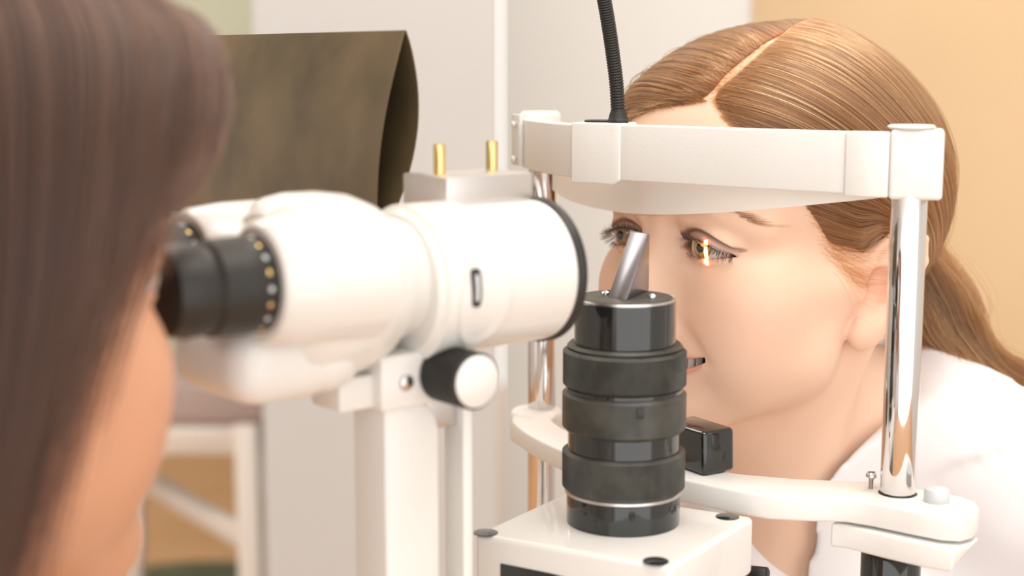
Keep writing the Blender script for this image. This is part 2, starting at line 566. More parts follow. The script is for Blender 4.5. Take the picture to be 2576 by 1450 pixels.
for x, dx in ((-165, -30), (120, 6)):
    for y, dy in ((-125, -25), (125, 25)):
        bar('leg', (sx + x + dx, sy + y + dy, 0), (sx + x, sy + y, 604), 44, 44, M_whitewood, st)
bar('stretcher', (sx - 172, sy + 128, 430), (sx + 122, sy - 120, 360), 26, 46, M_whitewood, st)
bar('stretcher', (sx - 175, sy - 130, 250), (sx + 120, sy - 130, 250), 26, 40, M_whitewood, st)

M_rug = mottle(bump(pmat('green_rug', (0.10, 0.12, 0.07), 0.95), 500, 0.6), (0.07, 0.09, 0.05), (0.16, 0.16, 0.10), 12)
rug = bm_obj('floor_rug', lathe([(0, 0.5), (330, 0.5), (345, 5), (335, 11), (0, 12)], 48, closed=False), M_rug, None, M=Matrix.Translation((-780, 3450, 0)))
tag(rug, 'dark green round rug on the brown wood floor under the stool', 'rug')
# ------------------------------------------------------------------ instrument materials
M_white = bump(pmat('white_textured_enamel', (0.755, 0.74, 0.71), 0.42), 420, 0.18, 0.0005, 1.0)
M_gloss = pmat('ivory_gloss_enamel', (0.725, 0.71, 0.68), 0.3, coat=0.3)
M_black = mottle(pmat('black_anodised', (0.03, 0.03, 0.027), 0.42), (0.028, 0.028, 0.023), (0.058, 0.056, 0.046), 90)
M_blackg = pmat('black_gloss', (0.012, 0.013, 0.012), 0.12, coat=0.6)
M_rubber = pmat('black_plastic', (0.022, 0.021, 0.019), 0.45)
M_chrome = pmat('chrome', (0.74, 0.72, 0.72), 0.07, metal=1.0)
M_steel = pmat('brushed_steel', (0.62, 0.60, 0.59), 0.28, metal=1.0)
M_alu = pmat('milled_aluminium', (0.70, 0.67, 0.65), 0.35, metal=1.0)
M_brass = pmat('brass', (0.80, 0.58, 0.25), 0.25, metal=1.0)
M_capgrey = pmat('grey_plastic_cap', (0.55, 0.57, 0.58), 0.45)
M_frost = pmat('frosted_plastic', (0.97, 0.95, 0.91), 0.5)
def frosted(m):
    nt = m.node_tree; b = nt.nodes['Principled BSDF']; out = nt.nodes['Material Output']
    tr = nd(m, 'ShaderNodeBsdfTranslucent'); tr.inputs['Color'].default_value = (0.95, 0.90, 0.84, 1)
    tp = nd(m, 'ShaderNodeBsdfTransparent')
    a = nd(m, 'ShaderNodeMixShader'); a.inputs[0].default_value = 0.12
    c = nd(m, 'ShaderNodeMixShader'); c.inputs[0].default_value = 0.2
    nt.links.new(b.outputs[0], a.inputs[1]); nt.links.new(tr.outputs[0], a.inputs[2])
    nt.links.new(a.outputs[0], c.inputs[1]); nt.links.new(tp.outputs[0], c.inputs[2]); nt.links.new(c.outputs[0], out.inputs[0])
frosted(M_frost)

def cyl(name, c, r, z0, z1, mat, parent, bev=0.6, n=48, axis=(0, 0, 1)):
    bm = lathe([(0, z0), (max(r - bev, 0.01), z0), (r, z0 + bev), (r, z1 - bev), (max(r - bev, 0.01), z1), (0, z1)], n, closed=False)
    return bm_obj(name, bm, mat, parent, M=frame(c, axis), smooth=50)

def strip(name, path, z0s, z1s, thick, mat, parent, bev=1.2, side=1):
    """vertical strip following plan points (outer face), thickness to the left of the path"""
    P = np.array(path, float); n = len(P)
    T = np.gradient(P, axis=0); T /= np.linalg.norm(T, axis=1)[:, None]
    N = np.stack([-T[:, 1], T[:, 0]], -1) * side
    z0s = np.broadcast_to(z0s, (n,)); z1s = np.broadcast_to(z1s, (n,)); th = np.broadcast_to(thick, (n,))
    bm = bmesh.new(); rings = []
    for i in range(n):
        a = P[i]; b = P[i] + N[i] * th[i]
        rings.append([bm.verts.new((a[0], a[1], z0s[i])), bm.verts.new((b[0], b[1], z0s[i])), bm.verts.new((b[0], b[1], z1s[i])), bm.verts.new((a[0], a[1], z1s[i]))])
    for a, b in zip(rings, rings[1:]):
        for k in range(4):
            bm.faces.new((a[k], a[(k + 1) % 4], b[(k + 1) % 4], b[k]))
    bm.faces.new(rings[0]); bm.faces.new(rings[-1])
    return bm_obj(name, bm, mat, parent, bevel=bev, segs=3, bev_angle=50)

# ------------------------------------------------------------------ head rest frame
NP = Vector((189.3, 715.0)); FP = Vector((18.5, 915.0))
ZB0, ZB1 = 1241.0, 1271.5
ARM_T = 1095.0
hr = thing('head_rest_frame', (NP.x, NP.y, 800), 'white forehead and chin rest frame with chrome posts around the patient', 'head rest')
def X_(px, Y):
    return (px - 1288) / F_PX * Y * math.cos(PITCH) + 0.0
def planpt(px, Y, z=1256.0):
    d = Vector((px - 1288, 0, 0))
    depth = Y * math.cos(PITCH) + (CAM_H - z) * math.sin(PITCH)
    return ((px - 1288) / F_PX * depth, Y)
cyl('post', (NP.x, NP.y, 0), 8.6, 1060, 1262, M_chrome, hr, n=64)
cyl('post', (FP.x, FP.y, 0), 8.6, 1000, 1262, M_chrome, hr, n=64)
cyl('column', (NP.x - 1, NP.y + 4, 0), 14.6, 800, 1064, M_blackg, hr, n=64)
# forehead band: end caps, long span, centre block, end piece
def ctr(px, Y): return planpt(px, Y)
e0 = planpt(2373, 704); e1 = planpt(2233, 708)
nb = [planpt(2374, 703), planpt(2236, 709), planpt(2252, 735), planpt(2372, 729)]
bm_obj('band_end', prism(nb, ZB0 - 1, ZB1 + 1.5), M_gloss, hr, bevel=2.0, segs=3)
cyl('band_cap', (NP.x, NP.y + 1, 0), 11.4, ZB1 + 1.4, ZB1 + 3.6, M_gloss, hr, bev=1.2)
strip('band_clip', [planpt(2236, 709.5), planpt(2180, 713), planpt(2124, 719)], ZB0 - 0.2, ZB1 + 0.3, 10, M_gloss, hr, bev=1.0, side=-1)
span = catmull([planpt(2126, 720.5), planpt(1930, 745), planpt(1740, 773), planpt(1545, 803)], 14)
strip('band_span', span, ZB0 + 0.8, ZB1, 9, M_white, hr, bev=1.0, side=-1)
strip('band_block', [planpt(1560, 800), planpt(1542, 802), planpt(1500, 807), planpt(1436, 814)], [ZB0 + .8, ZB0 - 1.6, ZB0 - 1.2, ZB0 - 1.6], ZB1 + 0.6, 22, M_white, hr, bev=1.0, side=-1)
endp = catmull([planpt(1440, 818), planpt(1400, 833), planpt(1350, 862), planpt(1318, 893), (FP.x - 12.5, FP.y)], 14)
strip('band_span', endp, ZB0 + 1.0, ZB1 - 0.6, 9, M_white, hr, bev=1.0, side=-1)
cyl('band_cap', (FP.x - 1.5, FP.y + 2, 0), 12.6, ZB0, ZB1 + 3.2, M_white, hr, bev=2.0)
# side plate with two screws on the far end
pl = planpt(1302, 900)
bm = box(-1.5, 1.5, -7, 7, ZB0 + 2, ZB1 + 2)
sp = bm_obj('side_plate', bm, M_gloss, hr, bevel=0.8, M=Matrix.Translation((pl[0], pl[1], 0)) @ Matrix.Rotation(0.35, 4, 'Z'))
for z in (ZB0 + 6, ZB1 - 4):
    cyl('screw', (pl[0] - 1.2, pl[1] - 2, z), 2.0, 0, 2.6, M_gloss, sp, bev=0.8, n=16, axis=(-1, -0.25, 0))
# frosted forehead strap
low = [(1388, 478), (1420, 500), (1480, 520), (1560, 535), (1640, 540), (1740, 539), (1840, 534), (1960, 524), (2080, 512), (2180, 502), (2243, 494)]
pp, zz = [], []
ch = FP - NP; nn = Vector((-0.766, -0.643))
for px, py in low:
    best = None
    for t in np.linspace(0.0, 1.0, 400):
        q = NP + ch * t + nn * (17 * math.sin(math.pi * min(max(t, 0), 1)))
        depth = q.y * math.cos(PITCH) + 60 * math.sin(PITCH)
        e = abs(1288 + F_PX * q.x / depth - px)
        if best is None or e < best[0]: best = (e, q)
    q = best[1]
    pp.append((q.x, q.y)); zz.append(atY(px, py, q.y).z)
P3 = catmull([(p[0], p[1], z) for p, z in zip(pp, zz)], 40)
strip('forehead_strap', P3[:, :2], P3[:, 2], ZB1 - 6, 1.6, M_frost, hr, bev=0.4, side=1)['label'] = 'frosted translucent forehead strap'
# fixation lamp gooseneck
gb = planpt(1555, 812, ZB1)
cyl('black_cap', (planpt(1506, 822)[0], 822, 0), 8.0, ZB1 + 0.4, ZB1 + 1.7, M_rubber, hr, bev=0.5)
bm = lathe([(0, 0), (5.6, 0), (5.8, 1.5), (5.3, 2.2), (4.6, 5.0), (3.9, 6.6), (0, 6.6)], 32, closed=False)
bm_obj('lamp_socket', bm, M_rubber, hr, M=Matrix.Translation((gb[0], gb[1], ZB1 + 0.5)))
gp = catmull([(gb[0], gb[1], ZB1 + 4)] + [tuple(atY(px, py, Y)) for px, py, Y in ((1551, 215, 811), (1542, 140, 809), (1532, 70, 806), (1520, 0, 802), (1504, -70, 797), (1480, -140, 790))], 260)
rad = np.where(np.arange(260) % 4 < 3, 3.9, 3.35)
tube_obj('gooseneck', gp, rad, M_rubber, hr, n=20)
bm = lathe([(0, 0), (4.5, 0), (6, 3), (6, 16), (4, 20), (0, 20)], 24, closed=False)
bm_obj('lamp_head', bm, M_rubber, hr, M=frame(gp[-1], gp[-1] - gp[-6]))

# chin rest arm
def zpoly(px, z): return [tuple(atZ(x, y, z))[:2] for x, y in px]
arm_px = [(1640, 1196), (1730, 1208), (1840, 1231), (1935, 1247), (2040, 1252), (2130, 1254), (2200, 1265), (2290, 1283), (2370, 1298), (2420, 1301), (2452, 1293), (2464, 1277), (2455, 1263), (2420, 1249), (2360, 1238), (2290, 1226), (2220, 1214), (2180, 1209), (2120, 1209), (2000, 1204), (1860, 1192), (1760, 1175), (1680, 1165)]
bm_obj('chin_arm', prism(zpoly(arm_px, ARM_T), ARM_T - 12.5, ARM_T), M_white, hr, bevel=1.6, segs=3, bev_angle=50)
a0 = atZ(1640, 1196, ARM_T); a1 = atZ(1680, 1165, ARM_T)
mid0 = ((a0 + a1) / 2)
armc = catmull([(mid0.x + 6, mid0.y - 2), (52, 775), (30, 810), (14, 850), (8, 885), (FP.x, FP.y)], 20)
ca = strip('chin_arm', armc + np.array([[-8, 5]]), np.linspace(ARM_T - 13, ARM_T - 16, 20), np.linspace(ARM_T - 0.3, ARM_T - 5, 20), 24, M_white, hr, bev=1.6, side=-1)
cyl('post_clamp', (FP.x - 3, FP.y - 6, 0), 16.5, ARM_T - 24, ARM_T - 3.5, M_white, hr, bev=2.0)
cl = planpt(1306, 895, 1080)
bm_obj('clamp_lug', box(-10, 8, -6, 6, ARM_T - 19, ARM_T - 5), M_white, hr, bevel=2, M=Matrix.Translation((cl[0] + 6, cl[1] + 4, 0)))
cyl('screw_hole', (cl[0] + 3, cl[1] - 2.4, ARM_T - 12), 1.7, 0, 1.0, M_rubber, hr, bev=0.2, n=16, axis=(-0.3, -1, 0))
# lower clamp plate
lp = [(2090, 1316), (2130, 1320), (2230, 1345), (2330, 1367), (2400, 1378), (2440, 1374), (2464, 1355), (2450, 1340), (2350, 1318), (2230, 1300), (2120, 1296)]
lpoly = zpoly(lp, ARM_T - 13.6)
lb = prism(lpoly, ARM_T - 26, ARM_T - 13.9)
lb.verts.ensure_lookup_table()
nl = len(lpoly)
for i in range(nl):
    v = lb.verts[i]
    if lp[i][0] > 2400: v.co.x -= 9.0; v.co.y += 1.5
bm_obj('clamp_plate', lb, M_white, hr, bevel=1.4, segs=3, bev_angle=50)
cyl('post_recess', (NP.x, NP.y, 0), 9.4, ARM_T - 0.1, ARM_T + 0.08, M_rubber, hr, bev=0.02)
# chin rest block
c0 = atZ(1770, 1201, ARM_T); c1 = atZ(1850, 1186, ARM_T)
du = (c1 - c0).normalized(); dv = Vector((du.y, -du.x, 0)) * -1
if dv.x > 0: dv = -dv
L = (c1 - c0).length
cb = prism([(0, 0), (L, 0), (L, 34), (0, 34)], 0, 23)
Mb = Matrix((du, dv, Vector((0, 0, 1)))).transposed().to_4x4(); Mb.translation = Vector((c0.x, c0.y, ARM_T + 0.1))
cb.verts.ensure_lookup_table()
for v in cb.verts:
    if v.co.y < 1 and v.co.z > 1: v.co.y += 1.0
bm_obj('chin_block', cb, M_blackg, hr, bevel=2.6, segs=4, M=Mb)['label'] = 'black plastic chin rest block'
# loose screw and grey cap on the arm
s0 = atZ(2191, 1229, ARM_T)
scr = thing('loose_screw', (s0.x, s0.y, ARM_T), 'small round-head steel screw standing in the white arm beside the chrome post', 'screw')
prof = [(0, 0)]
for k in range(14):
    prof += [(1.05, k * 0.42), (1.35, k * 0.42 + 0.2)]
prof += [(1.1, 6.0), (0, 6.0)]
bm_obj('thread', lathe(prof, 20, closed=False), M_steel, scr, M=Matrix.Translation((s0.x, s0.y, ARM_T)))
bm_obj('head', lathe([(0, 5.4), (2.3, 5.4), (2.75, 6.1), (2.6, 7.4), (1.7, 8.2), (0, 8.3)], 28, closed=False), M_steel, scr, M=Matrix.Translation((s0.x, s0.y, ARM_T)))
bm_obj('slot', box(-1.7, 1.7, -0.3, 0.3, 8.15, 8.5), M_rubber, scr, M=Matrix.Translation((s0.x, s0.y, ARM_T)))
g0 = atZ(2362, 1268, ARM_T)
bm_obj('arm_cap', lathe([(0, 0), (6.0, 0), (6.1, 0.6), (6.1, 5.2), (5.5, 6.2), (3.5, 6.9), (0, 7.1)], 40, closed=False), M_capgrey, hr, M=Matrix.Translation((g0.x, g0.y + 4, ARM_T)))

# ------------------------------------------------------------------ illumination tower on its box
TX, TY, TZ = 53.4, 700.0, 1086.0
tw = thing('illumination_tower', (TX, TY, 800), 'black ringed lens tower with angled prism on a white square box', 'lamp tower')
C = [(-17.5, 678.5), (69.5, 631.5), (117.5, 705.5), (30.5, 752)]
bc_ = bm_obj('box_cover', prism(C, 1057, TZ), M_gloss, tw, bevel=2.6, segs=4, bev_angle=20)
def inset(poly, k):
    c = np.mean(np.array(poly), 0); return [tuple(c + (np.array(p) - c) * k) for p in poly]
Lc, Fc, Rc, Bc = map(np.array, ((-17.5, 678.5), (69.5, 631.5), (117.5, 705.5), (30.5, 752)))
pil = [tuple(Lc + (Fc - Lc) * 0.015), tuple(Lc + (Fc - Lc) * 0.155), tuple(Lc + (Fc - Lc) * 0.155 + (Bc - Lc) * 0.9), tuple(Lc + (Fc - Lc) * 0.015 + (Bc - Lc) * 0.9)]
bm_obj('side_panel', prism(pil, 800, 1058), M_gloss, tw, bevel=1.5)
low = [tuple(Lc + (Fc - Lc) * 0.17 + (Bc - Lc) * 0.05), tuple(Fc + (Bc - Lc) * 0.04 + (Lc - Fc) * 0.03), tuple(Rc + (Lc - Bc) * 0.06 + (Lc - Fc) * 0.03), tuple(Lc + (Fc - Lc) * 0.17 + (Bc - Lc) * 0.94)]
bm_obj('lower_body', prism(low, 800, 1056.8), M_blackg, tw, bevel=3)
fp = bmesh.new()
f_out = Vector(((Fc - Lc)[1], -(Fc - Lc)[0], 0)).normalized()
pv = []
for tt_, zz_ in ((0.14, 800), (0.965, 800), (0.965, 1069.5), (0.7, 1071.5), (0.4, 1073.5), (0.14, 1074)):
    p = Lc + (Fc - Lc) * tt_; bow = -3.2 * math.sin(math.pi * tt_)
    pv.append((p[0] + f_out.x * (0.6 - bow * 0.0), p[1] + f_out.y * 0.6, zz_))
lo_ = [fp.verts.new(p) for p in pv]; hi_ = [fp.verts.new((p[0] - f_out.x * 4, p[1] - f_out.y * 4, p[2])) for p in pv]
for i in range(6):
    j = (i + 1) % 6; fp.faces.new((lo_[i], lo_[j], hi_[j], hi_[i]))
fp.faces.new(lo_); fp.faces.new(hi_)
bm_obj('front_panel', fp, M_blackg, tw, bevel=0.4)
cn = atZ(1893, 1442, 1052)
cyl('cable_plug', (cn.x - 3, cn.y + 2, 1052), 3.2, 0, 12, M_rubber, tw, axis=(0.7, -0.5, 0.1))
for px, py in ((1222, 1341), (1830, 1301), (1650, 1413)):
    c = atZ(px, py, TZ)
    bm_obj('black_plug', lathe([(0, 0), (5.9, 0), (5.7, 0.35), (0, 0.9)], 36, closed=False), M_blackg, bc_, M=Matrix.Translation((c.x, c.y, TZ - 0.1)))
zt = 1194.4
H = zt - TZ
def py2h(py):    # height on the tower axis for a pixel row
    return atY(1570, py, TY).z - TZ
sc = 5.36
def ring(name, r, py0, py1, mat, bev=1.0, ribs=0, off=0):
    z1, z0 = py2h(py0), py2h(py1)
    if ribs:
        bm = ribbed(r, z0, z1, ribs, 0.35, bev)
    else:
        bm = lathe([(0, z0), (r - bev, z0), (r, z0 + bev), (r, z1 - bev), (r - bev, z1), (0, z1)], 96, closed=False)
    return bm_obj(name, bm, mat, tw, M=Matrix.Translation((TX, TY, TZ)), smooth=40)
bcyl = ring('base_cylinder', 27.3, 1235, 1312, M_blackg, 0.5)
ring('silver_ring', 28.2, 1224, 1236, M_steel, 0.6)
ring('ribbed_ring', 29.4, 1126, 1225, M_black, 1.4, ribs=150)
ring('neck', 26.7, 1072, 1128, M_blackg, 0.4)
ring('knurled_ring', 29.5, 978, 1078, M_black, 1.8)
ring('groove', 28.0, 968, 980, M_blackg, 0.4)
ring('knurled_ring', 29.3, 874, 970, M_black, 1.5, ribs=240)
ring('collar', 27.4, 862, 876, M_steel if False else M_black, 1.2)
ring('upper_barrel', 24.0, 752, 864, M_blackg, 0.5)
ring('top_disc', 23.9, 748.5, 753, M_steel, 0.9)
ring('top_face', 22.3, 746.5, 749, M_black, 0.3)
for k in range(3):
    a = math.radians(-135 + 45 * k * 1.1)
    cyl('set_hole', (TX + 27.1 * math.cos(a), TY + 27.1 * math.sin(a), TZ + 9), 0.9, 0, 0.6, M_rubber, bcyl, bev=0.1, n=14, axis=(math.cos(a), math.sin(a), 0))
n0 = (TX + 29.6 * math.cos(math.radians(-80)), TY + 29.6 * math.sin(math.radians(-80)))
bm_obj('index_notch', box(-1.7, 1.7, -1.2, 0.6, py2h(1018), py2h(992)), M_rubber, tw, bevel=0.3, M=Matrix.Translation((n0[0] + 0, n0[1] + 0.6, TZ)))
# prism
ztop = zt + 0.6
pA = atZ(1575, 757, ztop); pB = atZ(1633, 731, ztop); pE = atZ(1529, 748, ztop)
ext = pE - pA
zc_ = atY(1632, 588, pB.y).z
bm = bmesh.new()
tri = [pA, pB, Vector((pB.x, pB.y, zc_)), Vector((pB.x * 0.93 + pA.x * 0.07, pB.y * 0.93 + pA.y * 0.07, zc_ + 0.3))]
f = [bm.verts.new(p) for p in tri]; g = [bm.verts.new(p + ext) for p in tri]
bm.faces.new(f); bm.faces.new(g)
for i in range(4):
    j = (i + 1) % 4; bm.faces.new((f[i], f[j], g[j], g[i]))
M_prism = pmat('prism_steel', (0.26, 0.26, 0.29), 0.3, metal=1.0)
bm_obj('prism', bm, M_prism, tw, bevel=0.7, segs=2, smooth=30)['label'] = 'grey slanted mirror prism'
for px, py in ((1523, 740), (1640, 748)):
    c = atZ(px, py, ztop)
    bm_obj('screw', lathe([(0, 0), (2.1, 0), (2.0, 0.9), (1.0, 1.5), (0, 1.6)], 20, closed=False), M_chrome, tw, M=Matrix.Translation((c.x, c.y, ztop)))

# ------------------------------------------------------------------ microscope
D = Vector((0.78, 0.626, 0)).normalized(); Qv = Vector((D.y, -D.x, 0)); Zv = Vector((0, 0, 1))
O = Vector((20, 665, 1214))
FA = -13.0
ms = thing('microscope', (-50, 620, 800), 'white binocular microscope with black eyepieces pointing at the patient', 'microscope')
def SC_(a, b, z): return O + D * a + Qv * b + Vector((0, 0, z))
def axl(name, prof, b, z, mat, n=72, parent=None):
    bm = lathe(prof, n, closed=False)
    return bm_obj(name, bm, mat, parent or ms, M=frame(SC_(0, b, z), D, (0, 0, 1)), smooth=40)
axl('front_barrel', [(0, -86), (29, -86), (31, -84), (31, FA - 1), (0, FA - 1)], 0, 0, M_gloss)
axl('front_ring', [(0, FA - 1.5), (31.6, FA - 1.5), (32, FA - 1), (32, FA + 3), (31, FA + 4), (27, FA + 4), (26, FA), (0, FA)], 0, 0, M_rubber)
axl('objective_lens', [(0, FA + 1.5), (25.9, FA + 0.1), (0, FA)], 0, 0, M_blackg)
axl('barrel_collar', [(31.0, -84), (33.0, -83), (33.2, -60), (31.0, -58.5)], 0, 0, M_gloss)
axl('prism_drum', [(0, -150), (30, -150), (36, -144), (37.5, -136), (37.5, -124), (36, -112), (32, -102), (26, -94), (24, -84), (0, -84)], 0, 3, M_gloss)
bm = bmesh.new()
box(-146, -116, -44, 28, -36, -2, bm)
hous = Matrix((D, Qv, Zv)).transposed().to_4x4(); hous.translation = O
bm_obj('prism_housing', bm, M_gloss, ms, bevel=14, segs=6, M=hous)
bm_obj('lower_housing', box(-174, -126, -34, 26, -37, -6), M_gloss, ms, bevel=13, segs=6, M=hous)
for b, nm in ((27, 'eyepiece'), (-27, 'eyepiece')):
    axl('eyepiece_tube', [(0, -166), (21, -166), (23, -164), (24.5, -150), (25, -120), (0, -112)], b, 11, M_gloss)
    ep = axl('eyepiece', [(0, -204), (11, -205), (15.5, -203), (17.0, -197), (16.6, -190), (16.2, -188), (17.6, -186.5), (17.9, -176), (17.9, -166), (17.0, -164.5), (0, -164.5)], b, 11, M_rubber)
    for k in range(9):      # dioptre marks round the ring
        a = math.radians(-75 + k * 19)
        nrm = Qv * math.cos(a) + Zv * math.sin(a)
        p = SC_(-170, b, 11) + nrm * 17.8
        cyl('dioptre_mark', p, 1.1, -0.3, 0.25, M_brass if k % 2 else M_capgrey, ep, bev=0.1, n=10, axis=nrm)
# badge on the barrel side
def on_barrel(a, ang, r=31.0):
    nrm = Qv * math.cos(ang) + Zv * math.sin(ang)
    return SC_(a, 0, 0) + nrm * r, nrm
def side_patch(name, a0, ang0, ra, rang, mat, h, n=40, rr=31.0, power=2.0, parent=None):
    bm = bmesh.new(); top = []; bot = []
    for i in range(n):
        th = 2 * math.pi * i / n
        ca, sa = math.cos(th), math.sin(th)
        aa = a0 + ra * math.copysign(abs(ca) ** (2 / power), ca); an = ang0 + rang * math.copysign(abs(sa) ** (2 / power), sa)
        p, nn_ = on_barrel(aa, an, rr + h); top.append(bm.verts.new(p))
        p, nn_ = on_barrel(aa, an, rr - 1.0); bot.append(bm.verts.new(p))
    pc, _ = on_barrel(a0, ang0, rr + h + 0.1)
    c = bm.verts.new(pc)
    for i in range(n):
        j = (i + 1) % n
        bm.faces.new((top[i], top[j], c)); bm.faces.new((bot[i], bot[j], top[j], top[i]))
    return bm_obj(name, bm, mat, parent or ms, smooth=30)
bp_ = side_patch('badge_plate', -66, math.radians(-8), 12.5, math.radians(36), M_gloss, 2.6, rr=31.4)
side_patch('badge', -71, math.radians(2), 2.2, math.radians(13), M_rubber, 3.3, rr=31.4, power=5, parent=bp_)
side_patch('badge_mark', -71, math.radians(2), 0.9, math.radians(9), M_capgrey, 3.6, rr=31.4, power=5, parent=bp_)
# aluminium mount with brass pins on top
mb = bm_obj('mount_block', box(-62, -16, -30, 2, 29.5, 43), M_alu, ms, bevel=0.6, M=hous)
for a, b in ((-54, -14), (-21, -20)):
    bm = lathe([(0, 42.5), (2.6, 42.5), (2.6, 55.2), (2.2, 56), (0, 56)], 24, closed=False)
    m = hous.copy(); m.translation = SC_(a, b, 0)
    bm_obj('brass_pin', bm, M_brass, mb, M=m)
# breath shield: a folded dark sheet, lens-shaped at its open end
M_film = mottle(pmat('dark_film', (0.045, 0.033, 0.016), 0.2, coat=0.3), (0.075, 0.056, 0.028), (0.16, 0.115, 0.06), 18, lo=0.3, hi=0.7)  # blotchy tones imitate reflections, painted into the film colour
sh0 = atY(1020, 76, 690); z_top = sh0.z; z_bot = 1222.0
org = Vector((sh0.x, sh0.y, 0)); Ls = 260
Ld = Vector((-0.626, 0.78, 0))
for nm, sg, amp in (('shield_front', -1, 8.0), ('shield_back', 1, 11.0)):
    bm = bmesh.new(); rows = []
    nz = 20
    for k in range(nz + 1):
        v = k / nz
        z = z_bot + (z_top - z_bot) * v
        off = sg * amp * math.sin(math.pi * v) ** 0.9 + (1 - v) ** 1.5 * -16
        r = []
        for l in (0, Ls * 0.33, Ls * 0.66, Ls):
            for th in (0.0, 0.5):
                p = org + Ld * l + D * (off + th * sg) + Vector((0, 0, z))
                r.append(bm.verts.new(p))
        rows.append(r)
    for a, b in zip(rows, rows[1:]):
        for l in range(3):
            bm.faces.new((a[2 * l], a[2 * l + 2], b[2 * l + 2], b[2 * l]))
            bm.faces.new((a[2 * l + 1], a[2 * l + 3], b[2 * l + 3], b[2 * l + 1]))
        bm.faces.new((a[0], a[1], b[1], b[0])); bm.faces.new((a[6], a[7], b[7], b[6]))
    for r in (rows[0], rows[-1]):
        for l in range(3):
            bm.faces.new((r[2 * l], r[2 * l + 1], r[2 * l + 3], r[2 * l + 2]))
    bm_obj(nm, bm, M_film, ms, smooth=60)['label'] = 'dark brown glossy breath shield sheet'
# shield clamp behind the barrel
cl0 = org + Ld * 6 + Vector((0, 0, 1219))
bar('shield_clamp', cl0 + D * -18, SC_(-52, -30, 4), 12, 10, M_alu, ms, bev=1)
# bracket, knob, arm
fb = bm_obj('focus_bracket', box(-104, -62, -16, 14, -49, -26), M_gloss, ms, bevel=2, M=hous)
bm_obj('bracket_step', box(-120, -100, -14, 8, -48, -34), M_gloss, ms, bevel=1.5, M=hous)
kc = atY(993, 975, 622)
cyl('bracket_screw', SC_(-92, 13.6, -38), 3.3, 0, 1.8, M_steel, fb, bev=0.6, n=24, axis=Qv)
kb = SC_(-74, 14, -36)
bm = ribbed(11.8, 0, 24, 70, 0.35, 0.8)
knob = bm_obj('focus_knob', bm, M_rubber, ms, M=frame(kb, Qv), smooth=40)
cyl('knob_face', kb + Qv * 23.6, 10.7, 0, 1.0, M_gloss, knob, bev=0.5, axis=Qv)
def plate(name, pts, b0, b1, mat, bev):
    bm = bmesh.new()
    lo = [bm.verts.new((a, b0, z)) for a, z in pts]; hi = [bm.verts.new((a, b1, z)) for a, z in pts]
    n = len(pts)
    for i in range(n):
        j = (i + 1) % n; bm.faces.new((lo[i], lo[j], hi[j], hi[i]))
    bm.faces.new(lo); bm.faces.new(hi)
    return bm_obj(name, bm, mat, ms, bevel=bev, segs=3, M=hous, bev_angle=30)
pts = [(-101, -410), (-74, -410)] + [(-74 - 10 + 10 * math.cos(t), -62 + 14 * math.sin(t)) for t in np.linspace(0, math.pi / 2, 8)] + [(-101, -48)]
plate('support_arm', pts, -12, 12, M_gloss, 1.5)
plate('support_post', [(-60, -410), (-55, -410), (-55, -48), (-60, -48)], -4, 10, M_gloss, 1.0)
plate('support_bridge', [(-76, -62), (-58, -62), (-58, -48), (-76, -48)], -10, 6, M_steel, 0.8)

# table that carries the instrument
M_table = bump(pmat('table_laminate', (0.8, 0.77, 0.72), 0.4), 200, 0.05)
tb = thing('instrument_table', (60, 760, 0), 'pale laminate table carrying the eye examination instrument', 'table')
bm_obj('table_top', box(-130, 230, 610, 920, 770, 799.5), M_table, tb, bevel=5)
cyl('table_column', (60, 760, 0), 45, 30, 772, M_white, tb, bev=3)
bm_obj('table_foot', box(-160, 280, 690, 830, 0, 32), M_white, tb, bevel=8)
# ------------------------------------------------------------------ people
def attr_color(m, sock='Base Color'):
    a = nd(m, 'ShaderNodeVertexColor'); a.layer_name = 'tone'
    m.node_tree.links.new(a.outputs['Color'], m.node_tree.nodes['Principled BSDF'].inputs[sock])
    return m
M_skin = bump(attr_color(pmat('skin', (0.8, 0.55, 0.42), 0.47, sss=0.22, sss_scale=0.006, spec=0.4)), 900, 0.12, 0.0003, 3)
M_eye = attr_color(pmat('eye_surface', (0.8, 0.8, 0.8), 0.25, coat=1.0, coat_rough=0.02))
M_teeth = pmat('tooth_enamel', (0.82, 0.78, 0.70), 0.25, coat=0.4)
M_cloth = bump(pmat('white_cotton', (0.72, 0.695, 0.705), 0.85, sheen=0.2), 1500, 0.15, 0.0003)

def hair_material(name, color, rough=0.3, rand=0.35):
    m = bpy.data.materials.new(name); m.use_nodes = True
    nt = m.node_tree
    for n in list(nt.nodes):
        if n.type == 'BSDF_PRINCIPLED': nt.nodes.remove(n)
    h = nt.nodes.new('ShaderNodeBsdfHairPrincipled')
    h.model = 'CHIANG'
    h.parametrization = 'COLOR'
    h.inputs['Color'].default_value = (*color, 1)
    h.inputs['Roughness'].default_value = rough
    h.inputs['Radial Roughness'].default_value = 0.45
    # strand-to-strand variation of the colour
    hi = nt.nodes.new('ShaderNodeHairInfo'); mx = nt.nodes.new('ShaderNodeMix'); mx.data_type = 'RGBA'
    c = np.array(color)
    mx.inputs[6].default_value = (*(c * (1 - rand)), 1); mx.inputs[7].default_value = (*np.minimum(c * (1 + rand * 1.5), 0.95), 1)
    nt.links.new(hi.outputs['Random'], mx.inputs[0]); nt.links.new(mx.outputs[2], h.inputs['Color'])
    nt.links.new(h.outputs[0], nt.nodes['Material Output'].inputs[0])
    return m

